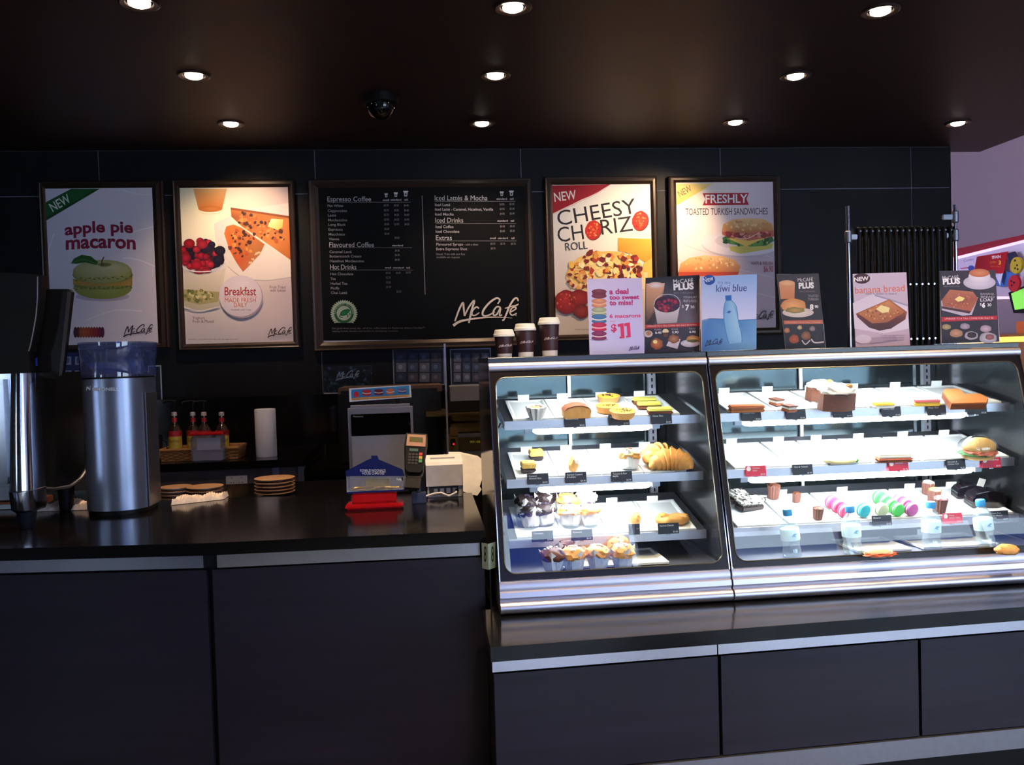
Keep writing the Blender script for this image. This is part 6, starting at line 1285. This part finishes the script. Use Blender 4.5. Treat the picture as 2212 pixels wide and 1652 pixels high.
# ---- notices on the rear wall
def notice(label, x0, y0, x1, y1, y, m, fn, cat='notice', rim=None):
    a0, a1, b0, b1 = rect_px(x0, y0, x1, y1, y); t = thing('wall_notice', label, cat, ((a0+a1)/2, y, b0), group='notices on the rear wall')
    obj('sheet', MB().box(a0, y, b0, a1, WY-0.0006, b1), m, t, smooth=0)
    if rim:
        w = 0.008; obj('rim', MB().box(a0-w, y-0.003, b0-w, a1+w, y-0.0004, b0).box(a0-w, y-0.003, b1, a1+w, y-0.0004, b1+w).box(a0-w, y-0.003, b0, a0, y-0.0004, b1).box(a1, y-0.003, b0, a1+w, y-0.0004, b1), rim, t, smooth=0)
    A = Art((0, y, 0), NY, clip=(a0, b0, a1, b1)); fn(A); A.build(t)
YN = WY-0.006
M_nb = mat('notice_navy', (24, 28, 48), 0.35)
def beans(A):
    A.rect(695, 790, 810, 872, (14, 18, 28)); R = random.Random(2)
    for i in range(150):
        x = 698+R.random()*110; y = 794+R.random()*76; c = R.choice([(40, 58, 84), (30, 42, 66), (60, 84, 116), (24, 32, 50)])
        A.ell(x, y, 5.2, 3.6, tuple(int(q*0.5) for q in c), c, rot=R.random()*3, n=10, off=(-1, -1))
    A.script(726, 822, 50, (120, 140, 170), 1.2); A.text('with love', 740, 838, 5, (90, 110, 140)); A.rect(700, 848, 730, 862, (150, 154, 176))
notice('coffee-bean picture sign partly behind the drinks machine', 697, 792, 806, 872, YN, M_nb, beans, 'sign')
def photos(A, x0, y0, x1, y1, seed):
    A.rect(x0, y0, x1, y1, (26, 32, 50)); R = random.Random(seed)
    for j in range(3):
        for i in range(4):
            x = x0+6+i*(x1-x0-8)/4; y = y0+6+j*(y1-y0-8)/3; c = R.choice([(60, 70, 96), (90, 92, 110), (44, 52, 76), (70, 66, 80)])
            A.rect(x, y, x+(x1-x0)/4-6, y+(y1-y0)/3-5, c); A.ell(x+9, y+9, 5, 5, tuple(int(q*1.4) for q in c), n=10)
notice('plastic-covered photo sheet under the menu board', 850, 756, 959, 829, YN, M_nb, lambda A: photos(A, 850, 756, 959, 829, 5), rim=mat('sleeve_edge', (120, 130, 150), 0.2))
notice('plastic-covered photo sheet left of the takeaway cups', 974, 756, 1060, 828, YN, M_nb, lambda A: photos(A, 974, 756, 1062, 829, 8), rim=mat('sleeve_edge'))
def lights_notice(A):
    A.rect(320, 790, 352, 875, (30, 32, 44))
    for y, c in ((812, (110, 106, 96)), (837, (120, 130, 80)), (857, (116, 124, 84))): A.ell(331, y, 5.5, 5.5, c, n=14)
notice('dark notice with three pale dots right of the grinder', 322, 792, 349, 872, YN, M_nb, lights_notice, rim=mat('sleeve_edge'))
def steps(A):
    A.rect(138, 758, 180, 955, (32, 44, 96))
    for j, y in enumerate((770, 800, 836, 866, 900, 925)):
        for x in (139, 162): A.rect(x, y, x+15, y+18, (150, 156, 190)); A.ell(x+7, y+8, 4, 7, (90, 96, 130), n=10)
notice('blue instruction notice between machine and grinder', 140, 762, 178, 952, YN, M_nb, steps)
# ---- back bench goods
def bx(px, y): return on_y(px, 990, y).x
yr = 5.18
t = thing('paper_towel_roll', 'upright white paper towel roll on the back bench', 'paper towel', (bx(576, yr), yr, BZ+0.0005))
r = (on_y(598, 930, yr).x-on_y(553, 930, yr).x)/2; h = on_y(575, 883, yr).z-BZ
obj('roll', MB().lathe([(r*0.97, 0), (r, 0.004), (r, h-0.004), (r*0.97, h), (0.022, h), (0.022, h-0.02), (0.001, h-0.02)], n=40), mat('tissue_white', (226, 220, 230), 0.8, noise_amt=0.04, noise_scale=200, bump=0.6), t, world=False)
obj('cut_edge', MB().box(r-0.003, -0.004, 0.002, r+0.0015, 0.002, h-0.002), mat('tissue_white'), t, world=False, smooth=0)
yb = 5.2; cb = bx(432, yb)
t = thing('wicker_basket', 'shallow wicker basket holding the syrup bottles', 'basket', (cb, yb, BZ))
w0 = on_y(350, 980, yb-0.1).x; w1 = on_y(511, 980, yb-0.1).x; hb = on_y(430, 970, yb-0.1).z-BZ
M_wick = mat('wicker', (150, 100, 54), 0.7, noise_amt=0.4, noise_scale=90, bump=1.0)
wk = MB(); nrow = 7
for j in range(nrow):
    z = BZ+0.006+(hb-0.012)*j/(nrow-1); e = 0.010*j/nrow
    pts = []
    for i in range(61):
        u = i/60*4; sd = int(u) % 4; f_ = u-int(u); a = 0.0035*(1 if (i+j) % 2 else -1)
        X = [w0-e, w1+e, w1+e, w0-e, w0-e]; Yy = [yb-0.1-e, yb-0.1-e, yb+0.1+e, yb+0.1+e, yb-0.1-e]
        pts.append((X[sd]+(X[sd+1]-X[sd])*f_+(a if sd in (1, 3) else 0), Yy[sd]+(Yy[sd+1]-Yy[sd])*f_+(a if sd in (0, 2) else 0), z))
    wk.tube(pts, 0.0085, 6)
obj('woven_wall', wk, M_wick, t, kind='stuff'); obj('base', MB().box(w0, yb-0.1, BZ+0.001, w1, yb+0.1, BZ+0.008), M_wick, t, smooth=0)
rim = [(w0-0.012, yb-0.112, BZ+hb), (w1+0.012, yb-0.112, BZ+hb), (w1+0.012, yb+0.112, BZ+hb), (w0-0.012, yb+0.112, BZ+hb), (w0-0.012, yb-0.112, BZ+hb)]
obj('rim', MB().tube(rim, 0.010, 8), M_wick, t)
def syrup(label, px, pump, y=yb, cap=(190, 176, 166), lab=(196, 170, 60)):
    x = bx(px, y); z = BZ+0.0085; zt_ = on_y(px, 915, y).z-z; r = 0.037
    t = thing('syrup_bottle', label, 'bottle', (x, y, z), group='flavour syrup bottles in the basket')
    H = on_y(px, 890, y).z-z
    pr = [(r*0.95, 0), (r, 0.006), (r, H*0.6), (r*0.75, H*0.68), (0.014, H*0.74), (0.0135, H*0.97)]
    obj('glass_body', MB().lathe(pr, n=28), mat('syrup_glass', (46, 30, 22), 0.08, spec=0.8), t, world=False)
    obj('paper_label', MB().lathe([(r+0.0008, H*0.1), (r+0.001, H*0.50)], n=28), mat('syrup_label', lab, 0.6), t, world=False); obj('red_band', MB().lathe([(r+0.0012, H*0.48), (r+0.0014, H*0.60)], n=28), mat('syrup_red', (176, 30, 40), 0.5), t, world=False)
    obj('neck_band', MB().lathe([(0.0145, H*0.78), (0.0145, H*0.88)], n=18), mat('syrup_red'), t, world=False); obj('cap', MB().lathe([(0.015, H*0.92), (0.016, H*0.94), (0.015, H*1.0), (0.001, H*1.01)], n=18), mat('cap_cream', cap, 0.4), t, world=False)
    if pump:
        obj('pump_stem', MB().cyl((0, 0, H*1.005), 0.005, 0.06, 10), M_black, t, world=False); obj('pump_nozzle', MB().tube([(0.015, 0, H+0.062), (-0.01, -0.002, H+0.068), (-0.05, -0.01, H+0.062), (-0.058, -0.011, H+0.052)], 0.006, 8), M_black, t, world=False)
    A = Art((0, 0, 0), NY, fn=lambda u, v, l: Vector((x+(r+0.0016+l)*sin((u-50)/30.0), y-(r+0.0016+l)*cos((u-50)/30.0), z+H*0.38+(50-v)*0.0012)))
    A.text('DaVinci', 26, 56, 16, (50, 40, 20), w=50, shear=0.3); A.build(t)
syrup('yellow-labelled syrup bottle at the left end of the basket', 380, True); syrup('syrup bottle with pump, second from the left in the basket', 420, True, 5.24); syrup('syrup bottle with pump directly behind the red-lidded tub', 444, True, 5.24, (206, 206, 206)); syrup('syrup bottle with red shoulder at the basket right end', 482, False, 5.2, (110, 90, 90))
t = thing('plastic_tub', 'clear plastic tub with red lid in front of the basket', 'container', (bx(446, 5.03), 5.03, BZ))
tx0 = on_y(413, 970, 5.0).x; tx1 = on_y(482, 970, 5.0).x; tz = on_y(447, 940, 5.0).z
obj('tub_body', MB().bbox(tx0, 4.985, BZ+0.001, tx1, 5.075, tz, 0.01), glass('tub_plastic', (206, 200, 214), 0.07, 0.05, 0.15), t); obj('paper_slip', MB().box(tx0+0.035, 4.99, BZ+0.05+0.02, tx1-0.012, 4.992, tz-0.015), mat('sign_white'), t, smooth=0)
obj('contents', MB().bbox(tx0+0.006, 4.994, BZ+0.005, tx1-0.006, 5.068, BZ+0.072, 0.006), mat('tub_contents', (150, 140, 160), 0.7), t); obj('red_lid', MB().bbox(tx0-0.008, 4.977, tz+0.001, tx1+0.008, 5.083, tz+0.016, 0.005), M_redp, t)
t = thing('dark_mug', 'dark steel mug left of the wicker basket', 'mug', (bx(339, 5.2), 5.2, BZ+0.0005)); obj('mug_body', MB().lathe([(0.034, 0), (0.036, 0.005), (0.036, 0.15), (0.033, 0.15), (0.032, 0.01), (0.001, 0.01)], n=28), mat('mug_dark', (60, 50, 50), 0.25, 0.7), t, world=False); obj('handle', MB().tube([(0.035, 0, 0.12), (0.058, 0, 0.11), (0.06, 0, 0.06), (0.035, 0, 0.04)], 0.005), M_black, t, world=False)
t = thing('white_jug', 'small white jug half hidden beside the grinder', 'jug', (bx(329, 5.05), 5.06, BZ+0.0005)); obj('jug_body', MB().lathe([(0.02, 0), (0.024, 0.01), (0.018, 0.05), (0.02, 0.075), (0.017, 0.075)], n=20), M_prn, t, world=False); obj('handle', MB().tube([(0.018, 0, 0.065), (0.038, 0, 0.06), (0.036, 0, 0.03), (0.022, 0, 0.02)], 0.004), M_prn, t, world=False)
# power outlet and small steel cup on the bench front
a0, a1, b0, b1 = rect_px(488, 1028, 535, 1055, 5.015)
t = thing('power_outlet', 'white double power outlet on the steel bench front', 'outlet', ((a0+a1)/2, 5.015, b0))
obj('plate', MB().bbox(a0, 5.008, b0, a1, 5.0195, b1, 0.002), M_prn, t)
for cx_ in (0.3, 0.7):
    X = a0+(a1-a0)*cx_; zc = (b0+b1)/2-0.006
    obj('socket_slots', MB().box(X-0.010, 5.0072, zc+0.002, X-0.007, 5.0079, zc+0.010).box(X+0.007, 5.0072, zc+0.002, X+0.010, 5.0079, zc+0.010).box(X-0.0012, 5.0072, zc-0.012, X+0.0012, 5.0079, zc-0.003), M_black, t, smooth=0, kind='stuff'); obj('switch', MB().box(X-0.006 if cx_ < 0.5 else X+0.002, 5.005, b1-0.016, X+0.002 if cx_ < 0.5 else X+0.010, 5.0079, b1-0.007), mat('outlet_switch', (190, 160, 170), 0.4), t, smooth=0)
# ---- plates on the low worktop
M_plate = mat('cream_china', (226, 206, 186), 0.25)
def plate_stack(px, py, n, rpx, y, lbl, g):
    c = on_y(px, py, y); r = rpx/FPX*y
    base = 0.9005
    top = c.z; st = 0.016
    z0 = top-st*n
    for i in range(n):
        nm = ['top', 'second', 'third', 'fourth', 'fifth', 'sixth', 'seventh', 'eighth', 'ninth', 'tenth', 'eleventh', 'twelfth'][n-1-i]
        t = thing('plate', nm+' plate of the '+lbl, 'plate', (c.x, y+r, base+st*i), group=g)
        obj('plate_body', MB().lathe([(r*0.5, 0), (r*0.55, 0.002), (r*0.96, 0.011), (r, 0.014), (r*0.97, 0.0155), (r*0.6, 0.006), (r*0.001, 0.005)], n=44), M_plate, t, world=False)
        obj('rim_line', MB().lathe([(r*0.985, 0.0142), (r*1.002, 0.0146), (r*0.985, 0.0156)], n=44), mat('plate_rim_gold', (150, 110, 76), 0.4), t, world=False)
    return z0
plate_stack(586, 1045, 5, 43, 3.98, 'neat stack right of the power outlet', 'plates stacked behind the counter, right'); plate_stack(433, 1058, 4, 38, 3.92, 'low stack beside the towel', 'plates stacked behind the counter, middle')
plate_stack(370, 1056, 4, 33, 3.96, 'stack half hidden by the towel', 'plates stacked behind the counter, left')
# ---- napkin sheaf and dispenser between printer and case
t = thing('paper_sheaf', 'curled white paper sheaf leaning behind the receipt printer', 'paper', (on_y(1025, 1045, 3.62).x, 3.66, LZ))
def pz(a, b, y): p = on_y(a, b, y); return (p.x, p.z)
q = [pz(975, 985, 3.68), pz(1000, 985, 3.68), pz(1040, 993, 3.68), pz(1052, 1003, 3.68), pz(1044, 1030, 3.68), pz(1036, 1050, 3.68), pz(1040, 1056, 3.68), pz(1030, 1068, 3.68), pz(1018, 1066, 3.68), pz(1000, 1060, 3.68), pz(980, 1050, 3.68)]
for i in range(4): obj('sheet', MB().prism([(a-0.003*i, b+0.0015*i) for a, b in q], 3.665+i*0.012, 3.673+i*0.012, 'y').xf(Matrix(((1, 0, 0, 0), (0, 1, 0.7, -0.7*LZ), (0, 0, 1, 0), (0, 0, 0, 1)))), mat('paper_white', (242, 236, 232), 0.6), t, smooth=30)
# ---- ticket number card '8' in the gap beside the case; second leaf models its reflection
t = thing('number_card', 'pale green card with a black figure 8 beside the case', 'number card', (0.192, 2.745, 0.688))
zb_ = on_y(1050, 1230, 2.74).z
for i, (xa, ya, xb, yb_) in enumerate(((1041, 2.76, 1055, 2.735), (1055, 2.735, 1073, 2.765))):
    pa = on_y(xa, 1200, ya).x; pb_ = on_y(xb, 1200, yb_).x; zt_ = on_y(1055, 1174, 2.74).z
    obj('card_and_reflection', MB().add([(pa, ya, zb_), (pb_, yb_, zb_), (pb_, yb_, zt_), (pa, ya, zt_), (pa, ya+0.002, zb_), (pb_, yb_+0.002, zb_), (pb_, yb_+0.002, zt_), (pa, ya+0.002, zt_)], [(0, 1, 2, 3), (7, 6, 5, 4), (0, 4, 5, 1), (1, 5, 6, 2), (2, 6, 7, 3), (3, 7, 4, 0)]), mat('pale_green_card', (150, 166, 146), 0.5), t, smooth=0)
    nrm = Vector((pb_-pa, yb_-ya, 0)).cross(Vector((0, 0, 1))).normalized(); nrm = nrm if nrm.y < 0 else -nrm
    A = Art((pa, ya, zb_), nrm); A.text('8', 1048 if i == 0 else 1064, 1213, 33, (14, 18, 16), w=5.5, al='c'); A.build(t)
obj('card_stem', MB().box(0.190, 2.742, 0.689, 0.194, 2.748, zb_), M_black, t, smooth=0)
